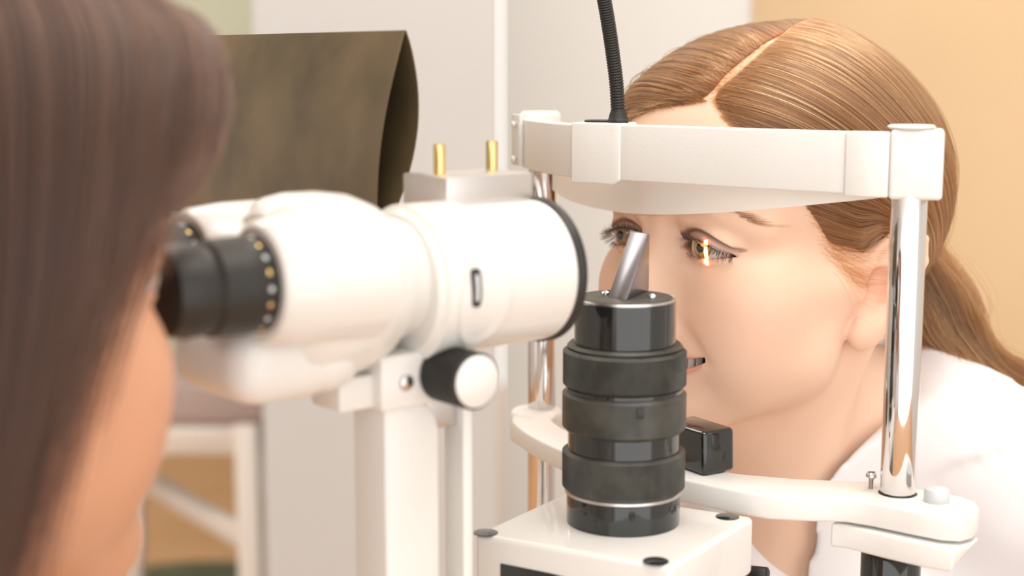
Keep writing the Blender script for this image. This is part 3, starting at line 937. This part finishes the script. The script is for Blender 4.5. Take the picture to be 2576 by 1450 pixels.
def hair_obj(name, strands, r0, r1, mat, parent):
    """strands (n,k,3) in mm as hair curves"""
    n, k, _ = strands.shape
    cu = bpy.data.hair_curves.new(name)
    cu.add_curves([k] * n)
    cu.attributes['position'].data.foreach_set('vector', (strands.reshape(-1, 3) * MM).astype(np.float32).ravel())
    at = cu.attributes.get('radius') or cu.attributes.new('radius', 'FLOAT', 'POINT')
    rad = np.linspace(0, 1, k) ** 2
    R = (r0 + (r1 - r0) * rad)[None] * (0.6 + 0.9 * np.random.RandomState(n).rand(n) ** 1.5)[:, None] * MM
    at.data.foreach_set('value', R.astype(np.float32).ravel())
    cu.materials.append(mat)
    o = bpy.data.objects.new(name, cu)
    COL.objects.link(o)
    o.parent = parent
    o.matrix_parent_inverse = Matrix.Translation(-parent.location) if parent.type == 'EMPTY' else Matrix.Identity(4)
    return o

HC = np.array([0.0, -92.0, 36.0])
def scalp_radius_exact(dirs, fn):
    r = np.full(len(dirs), 260.0)
    for _ in range(50):
        p = HC + dirs * r[:, None]
        r -= 0.85 * fn(np.abs(p[:, 0]), p[:, 1], p[:, 2])
    return r
SR = {}
def scalp_radius(dirs, fn):
    """radius of the scalp along each direction, from a table"""
    NA, NB = 180, 120
    if 'tab' not in SR:
        az = np.linspace(-math.pi, math.pi, NA); el = np.linspace(-math.pi / 2, math.pi / 2, NB)
        A_, B_ = np.meshgrid(az, el, indexing='ij')
        d = np.stack([np.cos(B_) * np.cos(A_), np.cos(B_) * np.sin(A_), np.sin(B_)], -1).reshape(-1, 3)
        SR['tab'] = scalp_radius_exact(d, fn).reshape(NA, NB)
    x = (np.arctan2(dirs[:, 1], dirs[:, 0]) + math.pi) / (2 * math.pi) * (NA - 1)
    y = (np.arcsin(np.clip(dirs[:, 2], -1, 1)) + math.pi / 2) / math.pi * (NB - 1)
    i = np.clip(x.astype(int), 0, NA - 2); j = np.clip(y.astype(int), 0, NB - 2); u = x - i; v = y - j
    t = SR['tab']
    return (t[i, j] * (1 - u) + t[i + 1, j] * u) * (1 - v) + (t[i, j + 1] * (1 - u) + t[i + 1, j + 1] * u) * v
def scalp_fn(A, Y, Z):
    return smin(skull(A, Y, Z), neck(A, Y, Z), 25)

def cm_eval(ctrl, t):
    """catmull-rom along axis 0 of ctrl (m, ...) at parameters t in [0,1] (n,) -> (n, ...)"""
    m = len(ctrl) - 1
    Q = np.concatenate([(2 * ctrl[0] - ctrl[1])[None], ctrl, (2 * ctrl[-1] - ctrl[-2])[None]])
    x = np.clip(t, 0, 1) * m
    i = np.minimum(x.astype(int), m - 1); u = (x - i).reshape((-1,) + (1,) * (ctrl.ndim - 1))
    a, b, c, d = Q[i], Q[i + 1], Q[i + 2], Q[i + 3]
    return 0.5 * (2 * b + (-a + c) * u + (2 * a - 5 * b + 4 * c - d) * u ** 2 + (-a + 3 * b - 3 * c + d) * u ** 3)

def flow(rows, s, T, on_scalp=True):
    """rows (m,4,3) control polylines; s (n,), T (n,k) -> points (n,k,3) and outward dirs"""
    R = cm_eval(np.asarray(rows, float), s)                      # (n,4,3)
    n, k = T.shape
    out = np.zeros((n, k, 3))
    mcols = R.shape[1] - 1
    Q = np.concatenate([(2 * R[:, :1] - R[:, 1:2]), R, (2 * R[:, -1:] - R[:, -2:-1])], 1)
    x = np.clip(T, 0, 1) * mcols
    i = np.minimum(x.astype(int), mcols - 1); u = (x - i)[..., None]
    g = np.arange(n)[:, None]
    a, b, c, d = Q[g, i], Q[g, i + 1], Q[g, i + 2], Q[g, i + 3]
    P = 0.5 * (2 * b + (-a + c) * u + (2 * a - 5 * b + 4 * c - d) * u ** 2 + (-a + 3 * b - 3 * c + d) * u ** 3)
    dirs = P - HC; L = np.linalg.norm(dirs, axis=-1, keepdims=True); dirs = dirs / L
    return P, dirs

def skin_tone(P, base, examiner=False):
    x, y, z = np.abs(P[:, 0]), P[:, 1], P[:, 2]
    c = np.tile(np.array(base), (len(P), 1))
    def mix(w, col):
        nonlocal c
        c = c * (1 - w[:, None]) + np.array(col) * w[:, None]
    g = lambda p, r: np.exp(-(((x - p[0]) / r[0]) ** 2 + ((y - p[1]) / r[1]) ** 2 + ((z - p[2]) / r[2]) ** 2))
    mix(0.28 * g((42, -25, -42), (24, 30, 20)), (0.80, 0.40, 0.29))                    # cheek
    mix(0.34 * g((74, -94, -22), (10, 18, 28)), (0.82, 0.38, 0.28))                    # ear
    mix(0.25 * g((0, 18, -42), (12, 14, 10)), (0.80, 0.42, 0.32))
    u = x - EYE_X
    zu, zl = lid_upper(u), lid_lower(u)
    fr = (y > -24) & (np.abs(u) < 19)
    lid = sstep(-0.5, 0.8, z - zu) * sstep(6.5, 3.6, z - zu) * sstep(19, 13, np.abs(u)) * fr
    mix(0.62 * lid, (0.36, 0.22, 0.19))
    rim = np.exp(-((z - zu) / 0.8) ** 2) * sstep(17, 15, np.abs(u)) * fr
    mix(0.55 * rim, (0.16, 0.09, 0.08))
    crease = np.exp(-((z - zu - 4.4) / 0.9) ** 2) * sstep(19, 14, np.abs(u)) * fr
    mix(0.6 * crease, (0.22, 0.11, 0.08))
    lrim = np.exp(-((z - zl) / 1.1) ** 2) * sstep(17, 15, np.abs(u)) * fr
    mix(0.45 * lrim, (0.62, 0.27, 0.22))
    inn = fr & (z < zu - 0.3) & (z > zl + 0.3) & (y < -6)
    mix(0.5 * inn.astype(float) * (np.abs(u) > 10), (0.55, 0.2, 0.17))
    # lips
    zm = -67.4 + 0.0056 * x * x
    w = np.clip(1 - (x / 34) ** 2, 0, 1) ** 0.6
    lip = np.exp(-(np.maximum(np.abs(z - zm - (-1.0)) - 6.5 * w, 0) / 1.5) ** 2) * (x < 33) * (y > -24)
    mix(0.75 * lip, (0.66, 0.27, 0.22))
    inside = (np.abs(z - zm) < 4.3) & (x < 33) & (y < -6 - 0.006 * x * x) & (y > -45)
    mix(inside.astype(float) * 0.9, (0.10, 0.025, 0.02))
    return np.clip(c, 0, 1)

def eyeball(name, side, gaze_x, gaze_z, posefn, parent, iris=(0.30, 0.17, 0.05)):
    """sphere with corneal bulge, iris and pupil as rings; gaze along local +y"""
    n = 96
    th = np.concatenate([np.linspace(0, 0.62, 34), np.linspace(0.65, math.pi, 40)])
    V, Cc = [], []
    rng = np.random.RandomState(3)
    fib = np.convolve(np.tile(rng.rand(n), 3), np.ones(2) / 2, 'same')[n:2 * n]
    for t in th:
        r = 12.2 + 0.9 * np.exp(-(t / 0.36) ** 4)
        a = np.arange(n) * 2 * math.pi / n
        V.append(np.stack([r * np.sin(t) * np.cos(a), np.full(n, r * np.cos(t)), r * np.sin(t) * np.sin(a)], -1))
        rho = 12.2 * math.sin(t) if t < 1.5 else 99
        c = np.zeros((n, 3))
        if rho < 2.35: c[:] = (0.004, 0.004, 0.004)
        elif rho < 5.9:
            k = (rho - 2.35) / 3.55
            f = (0.65 + 0.7 * fib)[:, None]
            c[:] = (np.array(iris) * (1.25 - 0.35 * k)) * f
            c *= 1 - 0.75 * np.clip((rho - 5.2) / 0.7, 0, 1)
        else:
            c[:] = (0.58, 0.50, 0.46)
            q = np.clip((rho - 7.5) / 5, 0, 1)
            c = c * (1 - q * 0.35) + np.array((0.68, 0.38, 0.32)) * q * 0.35
        Cc.append(c)
    V = np.concatenate(V); Cc = np.concatenate(Cc)
    i = np.arange(len(th) - 1)[:, None] * n; j = np.arange(n)[None]
    Fq = np.stack([i + j, i + n + j, i + n + (j + 1) % n, i + (j + 1) % n], -1).reshape(-1, 4)
    gx, gz = math.radians(gaze_x), math.radians(gaze_z)
    Rz = np.array([[math.cos(gx), math.sin(gx), 0], [-math.sin(gx), math.cos(gx), 0], [0, 0, 1]])
    Rx = np.array([[1, 0, 0], [0, math.cos(gz), -math.sin(gz)], [0, math.sin(gz), math.cos(gz)]])
    V = V @ (Rz @ Rx).T + np.array([side * EYE_X, -13.0, -0.3])
    return np_obj(name, posefn(V), Fq, M_eye, parent, 180, Cc)

def lashes(side, posefn, parent, mat, rng, upper=True, n=70):
    S = []
    for k in range(n):
        u = -13.0 + 27.5 * (k + rng.rand()) / n
        z = (lid_upper(np.array(u)) if upper else lid_lower(np.array(u)))
        # point on the lid rim sphere
        r = 13.4
        dz = z + 0.3
        yy = -13.0 + math.sqrt(max(r * r - u * u - dz * dz, 1.0)) + (0.1 if upper else -0.1)
        a = u / 15.0
        L = (8.2 + 1.6 * a) * (0.75 + 0.4 * rng.rand()) if upper else (3.6 + a) * (0.7 + 0.5 * rng.rand())
        out = np.array([side * (0.75 * a + 0.25 * rng.randn() * 0.5), 0.92, 0.05 if upper else -0.35])
        out /= np.linalg.norm(out)
        up = np.array([0, 0, 1.0 if upper else -1.0])
        t = np.linspace(0, 1, 6)[:, None]
        p0 = np.array([side * (EYE_X + u), float(yy), float(z)])
        S.append(p0 + out * L * t * (1 - 0.25 * t) + up * L * ((0.55 - 0.45 * max(a, 0)) if upper else 0.35) * t ** 2 - up * ((0.6 + 5.0 * max(a + 0.15, 0)) if upper else 0.0) * t)
    return hair_obj('eyelashes', posefn_arr(posefn, np.array(S)), 0.17, 0.04, mat, parent)

def posefn_arr(fn, A):
    return fn(A.reshape(-1, 3)).reshape(A.shape)

def brow(side, posefn, parent, mat, rng, n=170):
    A = np.array([(12, 19.0), (22, 22.5), (34, 24.0), (45, 21.0), (54, 14.5)])
    s = rng.rand(n) ** 0.9
    q = cm_eval(A, s)
    x, z = q[:, 0], q[:, 1] + (rng.rand(n) - 0.5) * (6.0 * (1 - s) + 1.6)
    dx = 0.55 + 0.45 * s; dz = 0.85 * (1 - s) - 0.35 * s
    L = 7.5 * (0.7 + 0.5 * rng.rand(n)); t = np.linspace(0, 1, 5)[None]
    X = x[:, None] + (dx * L)[:, None] * t
    Z = z[:, None] + (dz * L)[:, None] * t * (1 - 0.35 * t) + rng.randn(n)[:, None] * 0.2 * t
    Y = np.full(X.shape, 30.0)
    for _ in range(40):
        Y -= 0.7 * np.clip(head_sdf(X, Y, Z, full=False), -4, 8)
    S = np.stack([side * X, Y + 0.25 + 0.9 * t * (1 - t), Z], -1)
    return hair_obj('eyebrow', posefn_arr(posefn, S), 0.07, 0.02, mat, parent)

def shirt_fn(X, Y, Z, v_neck=True):
    A = np.abs(X)
    base = smin(torso(A, Y, Z), neck(A, Y, Z), 26)
    zc = -72 - 0.62 * (Y + 170)
    edge = Z - zc                                              # >0 above the collar line
    t = np.clip((-105 - Z) / 80.0, -1.5, 1.3)
    w = 57 - 47 * t
    vcut = (np.abs(X - (-2 - 39 * t)) - w + 1.2 * np.maximum(-150 - Y, 0)) if v_neck else np.full_like(A + Y + Z, 99.0)
    lap = smin(-edge, vcut, 14)
    thick = 7 + 4.0 * sstep(34, 30, lap)
    fold = 3.0 * np.sin(0.03 * Y + 0.045 * Z + 0.02 * X) * np.sin(0.02 * X + 0.03 * Z)
    d = base - thick - fold * sstep(30, 110, lap)
    return smax(d, smax(edge, -vcut, 14), 3)

def clothes(name, posefn, parent, mat, v_neck=True):
    xs = graded([(1, 110, 3.0), (110, 270, 7)]); xs = np.concatenate([-xs[::-1], xs])
    ys = graded([(-470, -250, 7), (-250, -40, 3.0)]); zs = graded([(-382, -230, 7), (-230, -40, 3.0)])
    V = shirt_fn(xs[:, None, None].astype(np.float32), ys[None, :, None].astype(np.float32), zs[None, None].astype(np.float32), v_neck)
    P, Q = surface_nets(xs, ys, zs, V)
    P = relax(P, Q, np.full(len(P), 0.5), 3)
    return np_obj(name, posefn(P), Q, mat, parent, 180)

# ---------------- patient
PT = (81.0, 833.0, 1206.0)
ppose = lambda P: pose(P, 129, 3, -1, PT, 1.03)
patient = thing('person', (300, 950, 850), 'woman in a white shirt resting her forehead in the white head rest frame', 'person')
HP, HQ = head_mesh(True)
HP = relax(HP, HQ, np.full(len(HP), 0.4), 2)
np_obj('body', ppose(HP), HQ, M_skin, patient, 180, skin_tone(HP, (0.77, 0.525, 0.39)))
eyeball('eye', -1, -8, -1, ppose, patient, iris=(0.34, 0.19, 0.05))
eyeball('eye', 1, -2, -1, ppose, patient, iris=(0.20, 0.13, 0.06))
rng = np.random.RandomState(11)
M_lash = hair_material('lash_hair', (0.012, 0.009, 0.008), 0.3, 0.0)
M_brow = hair_material('brow_hair', (0.045, 0.025, 0.014), 0.35, 0.2)
for s in (-1, 1):
    lashes(s, ppose, patient, M_lash, rng, True, 140)
    lashes(s, ppose, patient, M_lash, rng, False, 36)
    brow(s, ppose, patient, M_brow, rng)
# upper teeth
bm = bmesh.new()
for k in range(-6, 7):
    a = k * 0.148
    x, y = 30 * math.sin(a), -31.5 + 27 * math.cos(a)
    w = 3.9 if abs(k) < 2 else 3.2
    q = box(-w, w, -2.5, 2.2, -4.0, 5.0)
    bmesh.ops.scale(q, vec=(0.62, 1, 1), verts=q.verts)
    bmesh.ops.bevel(q, geom=list(q.edges), offset=0.7, segments=2, affect='EDGES')
    q.transform(Matrix.Translation((x, y, -66.2 + 0.004 * x * x)) @ Matrix.Rotation(-a, 4, 'Z'))
    tmp = bpy.data.meshes.new('tmp'); q.to_mesh(tmp); bm.from_mesh(tmp); q.free(); bpy.data.meshes.remove(tmp)
pm = ppose(np.array([v.co[:] for v in bm.verts]))
for v, p in zip(bm.verts, pm): v.co = p
bm_obj('teeth', bm, M_teeth, patient)
clothes('shirt', ppose, patient, M_cloth)

# patient hair
part = [(-4, -158, 106), (-8, -125, 118), (-14, -88, 119), (-20, -58, 110), (-23, -41, 101), (-22.8, -11, 78)]
near_rows = [
    [(-4, -165, 102), (-14, -198, 60), (-16, -202, 10), (-14, -190, -34)],
    [(-8, -125, 118), (-55, -172, 88), (-52, -196, 25), (-22, -192, -36)],
    [(-14, -88, 119), (-72, -135, 78), (-70, -180, 18), (-30, -190, -38)],
    [(-20, -58, 110), (-74, -100, 74), (-80, -155, 14), (-36, -188, -40)],
    [(-23, -41, 101), (-70, -80, 70), (-82, -138, 12), (-40, -184, -42)],
    [(-23.5, -26, 91), (-64, -62, 66), (-82, -126, 14), (-42, -180, -44)],
    [(-22.8, -11, 78), (-58, -46, 60), (-80, -114, 16), (-44, -176, -46)],
    [(-39, -11, 65), (-66, -50, 46), (-79, -106, 15), (-44, -172, -48)],
    [(-57, -30, 41), (-70, -62, 30), (-79, -101, 13), (-44, -168, -50)],
    [(-67, -50, 18), (-73, -74, 12), (-80, -99, 10), (-42, -165, -52)],
    [(-68, -62, 5), (-74, -80, 3), (-80, -98, 7), (-40, -162, -54)],
    [(-69, -70, -5), (-74, -83, -5), (-80, -97, 3), (-38, -160, -56)]]
far_rows = [
    [(-2, -165, 102), (12, -198, 60), (12, -202, 10), (2, -192, -34)],
    [(-6, -125, 118), (52, -172, 88), (55, -196, 25), (8, -194, -36)],
    [(-12, -88, 119), (64, -135, 82), (70, -180, 18), (12, -194, -38)],
    [(-18, -58, 110), (58, -92, 88), (80, -155, 14), (14, -192, -40)],
    [(-21.4, -41, 101), (48, -66, 88), (82, -138, 12), (16, -190, -42)],
    [(-22.2, -26, 91), (40, -46, 82), (82, -122, 18), (16, -188, -42)],
    [(-21.4, -11, 78), (34, -28, 76), (80, -104, 24), (16, -186, -44)],
    [(-5, -3, 73), (42, -22, 64), (78, -94, 20), (16, -184, -46)],
    [(27, -4, 66), (56, -30, 50), (78, -92, 16), (16, -182, -48)],
    [(52, -22, 46), (66, -52, 32), (79, -94, 12), (16, -180, -50)],
    [(63, -50, 14), (73, -74, 8), (80, -96, 10), (16, -178, -52)]]

for r_, sg_ in ((near_rows, -1), (far_rows, 1)):
    for q_ in range(1, 7):
        r_[q_][0] = (r_[q_][0][0] + sg_ * ([0, -1.5, -1.0, 1.0, 1.9, 2.2, 2.3][q_]), r_[q_][0][1], r_[q_][0][2])

def hair_points(rows, s, T, extra=0.0, vol=1.0):
    P, dirs = flow(rows, s, T)
    n, k, _ = P.shape
    r = scalp_radius(dirs.reshape(-1, 3), scalp_fn).reshape(n, k)
    body = 0.6 + 16.0 * np.sin(np.clip(T, 0, 1) * math.pi * 0.5) ** 1.35 * (0.35 + 0.65 * sstep(0.98, 0.6, s))[:, None]
    crown = np.array([0.0, -0.10, 1.0]); crown /= np.linalg.norm(crown)
    ang = np.arccos(np.clip(dirs @ crown, -1, 1))
    ramp = 1 - sstep(0.10, 0.30, s)[:, None] * (1 - sstep(0.0, 0.34, T))
    body = body + 8.5 * np.exp(-(ang / 0.62) ** 2) * ramp
    lat = np.abs(dirs[..., 0]) ** 3                          # closer to the head over the temples
    body = body * (1 - 0.35 * lat * sstep(0.9, 0.3, T))
    return HC + dirs * (r + body * vol + extra)[..., None]

def cap_mesh(rows, ns=70, nt=36):
    s = np.linspace(0, 1, ns).repeat(1)
    T = np.tile(np.linspace(0.05, 1, nt), (ns, 1))
    P = hair_points(rows, s, T, extra=-1.8)
    i = np.arange(ns - 1)[:, None] * nt; j = np.arange(nt - 1)[None]
    Fq = np.stack([i + j, i + j + 1, i + nt + j + 1, i + nt + j], -1).reshape(-1, 4)
    return P.reshape(-1, 3), Fq

M_hair = hair_material('auburn_hair', (0.15, 0.060, 0.020), 0.25, 0.8)
M_haircap = mottle(pmat('auburn_hair_mass', (0.16, 0.07, 0.03), 0.6), (0.035, 0.014, 0.007), (0.10, 0.042, 0.018), 120)
hair_root = None
for rows in (near_rows, far_rows):
    V, Fq = cap_mesh(np.array(rows, float))
    ob = np_obj('hair_mass', ppose(V), Fq, M_haircap, patient, 180)
    sol = ob.modifiers.new('thickness', 'SOLIDIFY'); sol.thickness = 0.0012; sol.offset = -1

def strands_for(rows, n, k, rng, clumps=260, spread=0.006):
    rows = np.array(rows, float)
    s = rng.rand(n)
    cs = np.sort(rng.rand(clumps)); near = cs[np.clip(np.searchsorted(cs, s), 0, clumps - 1)]
    T0 = np.where(rng.rand(n) < 0.75, 0.0, rng.rand(n) * 0.35)
    T1 = 1.0 - 0.1 * rng.rand(n)
    t = np.linspace(0, 1, k)[None]
    T = T0[:, None] + (T1 - T0)[:, None] * t
    ph, am = rng.rand(n) * 6.28, rng.randn(n)
    # s drifts slightly along the strand and draws toward its clump
    pts = None
    S_all = s[:, None] + (near - s)[:, None] * 0.75 * t + 0.006 * am[:, None] * np.sin(3 * t + ph[:, None])
    S_all = np.clip(S_all, 0, 1)
    lift = (rng.rand(n) ** 1.3) * 4.2 - 1.0
    P = np.zeros((n, k, 3))
    for q in range(k):
        pq = hair_points(rows, S_all[:, q], T[:, q:q + 1], extra=0.0)
        d = pq[:, 0] - HC; d /= np.linalg.norm(d, axis=1)[:, None]
        P[:, q] = pq[:, 0] + d * (lift * min(1, 0.25 + 2 * q / k))[:, None]
    w0 = (1 - np.linspace(0, 1, k)) ** 6
    P += (P[:, :1] - P[:, 1:2]) * (0.55 * rng.rand(n) ** 2)[:, None, None] * w0[None, :, None] * ((T0 == 0) & (s > 0.62))[:, None, None]
    fl = rng.rand(n) < 0.02                              # fly-aways
    d = P - HC; d /= np.linalg.norm(d, axis=-1, keepdims=True)
    P[fl] += d[fl] * (np.sin(np.linspace(0, math.pi, k)) * 4.0)[None, :, None] * rng.rand(fl.sum())[:, None, None]
    return P

rng = np.random.RandomState(5)
St = np.concatenate([strands_for(near_rows, 7500, 16, rng), strands_for(far_rows, 4800, 16, rng)])
hair_obj('hair', posefn_arr(ppose, St), 0.135, 0.10, M_hair, patient)
# baby hairs at the temple and sideburn
def wisps(line, n, rng, L0, L1, dirn, sag):
    s_ = rng.rand(n)
    root = cm_eval(np.array(line, float), s_) + np.stack([np.zeros(n), rng.rand(n) * 10 - 8.5, rng.randn(n) * 3.0], -1)
    L = (L0 + (L1 - L0) * rng.rand(n))[:, None, None]
    d = np.array(dirn, float)[None] + np.stack([np.zeros(n), np.zeros(n), 0.25 * rng.randn(n)], -1)
    t = np.linspace(0, 1, 8)[None, :, None]
    p = root[:, None] + d[:, None] * L * t + np.array(sag, float) * L * t ** 2 * (0.4 + rng.rand(n))[:, None, None]
    X = np.full(p.shape[:2], 100.0); Y, Z = p[..., 1], p[..., 2]
    for _ in range(40): X -= 0.7 * np.clip(head_sdf(X, Y, Z, full=False, eyes=False), -4, 8)
    return np.stack([-(X + 0.3 + 1.5 * t[..., 0] * (1 - t[..., 0])), Y, Z], -1)
W1 = wisps([(-58, -32, 38), (-64, -43, 24), (-66, -52, 12), (-68, -63, 0)], 520, rng, 8, 36, (0, -1, -0.3), (0, -0.1, 0.2))
W2 = wisps([(-67, -56, 4), (-69, -64, -6), (-70, -72, -12)], 170, rng, 20, 42, (0, -0.6, -0.75), (0, -0.5, 0.55))
def front_wisps(line, dirn, n, rng, L0, L1):
    s_ = rng.rand(n)
    root = cm_eval(np.array(line, float), s_) + rng.randn(n, 3) * 1.2
    L = (L0 + (L1 - L0) * rng.rand(n))[:, None, None]; t = np.linspace(0, 1, 8)[None, :, None]
    d = np.array(dirn, float)[None] + 0.18 * rng.randn(n, 3)
    p = root[:, None] + d[:, None] * L * t - np.array([0, 0, 0.3]) * L * t ** 2
    q = p - HC; q /= np.linalg.norm(q, axis=-1, keepdims=True)
    r = scalp_radius(q.reshape(-1, 3), scalp_fn).reshape(q.shape[:2])
    return HC + q * (r + 0.4 + 4.5 * t[..., 0] ** 1.5)[..., None]
W3 = front_wisps([(-23, -9, 78), (-34, -9, 69), (-46, -16, 57), (-56, -28, 43)], (-0.75, -0.62, 0.1), 420, rng, 10, 26)
W4 = front_wisps([(-21, -9, 78), (-5, -1, 73), (14, -0.5, 69), (30, -4, 65), (46, -15, 52)], (0.8, -0.5, 0.1), 420, rng, 10, 26)
W5 = front_wisps([(-22, -12, 80), (-23.5, -26, 91), (-23, -41, 101), (-20, -56, 109)], (-0.85, -0.4, 0.2), 260, rng, 8, 20)
W6 = front_wisps([(-21, -12, 80), (-22, -26, 91), (-21, -41, 101), (-18, -56, 109)], (0.85, -0.2, 0.3), 260, rng, 8, 20)
hair_obj('hairline_hair', posefn_arr(ppose, np.concatenate([W3, W4, W5, W6])), 0.06, 0.03, M_hair, patient)
hair_obj('temple_hair', posefn_arr(ppose, np.concatenate([W1, W2])), 0.035, 0.01, M_hair, patient)
# roots along the parting, short and dense
# loose tail over the collar
tail_path = catmull([(-20, -192, -20), (-36, -202, -42), (-46, -212, -64), (-54, -232, -80), (-60, -268, -92), (-66, -330, -108), (-70, -400, -130)], 30)
rt = np.interp(np.linspace(0, 1, 30), [0, 0.2, 0.4, 0.6, 1], [26, 25, 21, 15, 9])
V, Fq, caps = sweep(tail_path, rt * 0.82, 20)
np_obj('ponytail_mass', ppose(V), np.vstack([Fq]), M_haircap, patient, 180)
def tail_strands(path, rt, n, rng, wav=1.0):
    T = np.gradient(path, axis=0); T /= np.linalg.norm(T, axis=1)[:, None]
    A = np.cross(T, np.array([0, 0, 1.0])); A /= np.linalg.norm(A, axis=1)[:, None]; B_ = np.cross(T, A)
    th = rng.rand(n) * 6.283; rr = 0.75 + 0.3 * rng.rand(n) + (rng.rand(n) < 0.06) * 0.35 * rng.rand(n)
    k = len(path); tt = np.linspace(0, 1, k)
    th_ = th[:, None] + 0.6 * tt[None] + wav * 0.25 * np.sin(5 * tt[None] + th[:, None] * 3) + 0.1 * rng.randn(n)[:, None] * tt[None] * 3
    rr_ = rr[:, None] * (1 + 0.12 * np.sin(9 * tt[None] + 7 * th[:, None]))
    return path[None] + rt[None, :, None] * rr_[..., None] * (np.cos(th_)[..., None] * A[None] + np.sin(th_)[..., None] * B_[None])
hair_obj('ponytail', posefn_arr(ppose, tail_strands(tail_path, rt, 2600, rng)), 0.11, 0.06, M_hair, patient)

# slit of light thrown by the tower's prism onto the eye
sl = bpy.data.lights.new('slit_beam', 'AREA')
sl.shape = 'RECTANGLE'; sl.size = 0.0009; sl.size_y = 0.0125; sl.spread = math.radians(0.9)
sl.energy = 0.022; sl.color = (1.0, 0.66, 0.22)
so = bpy.data.objects.new('slit_beam', sl); COL.objects.link(so)
tgt = Vector(ppose(np.array([[-35.2, -0.6, -2.6]]))[0]); src = Vector((pB.x + ext.x / 2 + 1, pB.y + ext.y / 2 + 5, zc_ - 8))
so.location = src * MM
so.rotation_euler = (tgt - src).to_track_quat('-Z', 'Y').to_euler()

# ---------------- examiner
ET = (-143.0, 526.0, 1234.0)
EYAW = -43.0
epose = lambda P: pose(P, EYAW, -2, 0, ET, 1.0)
ex = thing('person', (-330, 330, 850), 'dark-haired examiner looking into the microscope, seen from behind', 'person')
EP, EQ = head_mesh(False)
EP = relax(EP, EQ, np.full(len(EP), 0.5), 3)
np_obj('body', epose(EP), EQ, M_skin, ex, 180, skin_tone(EP, (0.60, 0.32, 0.195)))
clothes('coat', epose, ex, M_cloth, False)
for s in (-1, 1):
    eyeball('eye', s, 0, 0, epose, ex, iris=(0.12, 0.06, 0.03))
M_dark = hair_material('dark_brown_hair', (0.027, 0.011, 0.0065), 0.33, 0.85)
M_darkcap = mottle(pmat('dark_hair_mass', (0.05, 0.028, 0.02), 0.45), (0.02, 0.011, 0.008), (0.06, 0.03, 0.02), 60)
ex_rows = [   # right side (towards the camera), from the fringe to the back
    [(2, -14, 88), (30, 13, 82), (46, 14, 62), (53, 7, 46), (57, -3, 34), (59, -11, 26)],
    [(2, -25, 98), (48, 2, 84), (66, -5, 54), (68, -22, 36), (67, -31, 25), (66, -37, 15)],
    [(4, -45, 110), (60, -20, 86), (80, -32, 46), (77, -46, 12), (73, -57, -14), (72, -66, -36)],
    [(4, -70, 117), (68, -54, 86), (90, -66, 32), (86, -76, -20), (80, -86, -74), (78, -102, -140)],
    [(4, -100, 119), (66, -105, 88), (94, -112, 30), (97, -116, -40), (93, -124, -110), (88, -134, -220)],
    [(3, -135, 115), (52, -160, 86), (84, -178, 26), (92, -178, -40), (91, -174, -120), (88, -172, -240)],
    [(0, -168, 104), (20, -206, 64), (40, -222, 10), (46, -218, -50), (48, -212, -130), (50, -208, -245)]]
ex_rows = np.array(ex_rows, float)
def ex_hair(rows, sgn, n, k, rng):
    rows = rows * np.array([sgn, 1, 1.0])
    s = rng.rand(n); cs = np.sort(rng.rand(90)); near = cs[np.clip(np.searchsorted(cs, s), 0, 89)]
    t = np.linspace(0, 1, k)[None]
    S_all = np.clip(s[:, None] + (near - s)[:, None] * 0.75 * t, 0, 1)
    P = np.zeros((n, k, 3)); lift = rng.rand(n) * 5
    for q in range(k):
        p, d = flow(rows, S_all[:, q], np.full((n, 1), q / (k - 1)))
        P[:, q] = p[:, 0] + d[:, 0] * (lift * min(1, 3 * q / k))[:, None]
    return P
for sgn in (1, -1):
    rr = ex_rows * np.array([sgn, 1, 1.0])
    ns, ntt = 40, 30
    P, d = flow(rr, np.linspace(0, 1, ns), np.tile(np.linspace(0, 1, ntt), (ns, 1)))
    P = P - d * 2.0
    i = np.arange(ns - 1)[:, None] * ntt; j = np.arange(ntt - 1)[None]
    Fq = np.stack([i + j, i + j + 1, i + ntt + j + 1, i + ntt + j], -1).reshape(-1, 4)
    ob = np_obj('hair_mass', epose(P.reshape(-1, 3)), Fq, M_darkcap, ex, 180)
    sol = ob.modifiers.new('thickness', 'SOLIDIFY'); sol.thickness = 0.002; sol.offset = -1
rng = np.random.RandomState(8)
loose = ex_hair(ex_rows[1:4], 1, 260, 18, rng)
loose += (np.linspace(0, 1, 18) ** 1.2)[None, :, None] * np.stack([1 + rng.rand(260) * 3, 3 + 13 * rng.rand(260) ** 2, 5 * rng.randn(260)], -1)[:, None]
ES = np.concatenate([ex_hair(ex_rows, 1, 6000, 18, rng), ex_hair(ex_rows, -1, 2500, 18, rng), loose])
hair_obj('hair', posefn_arr(epose, ES), 0.16, 0.1, M_dark, ex)
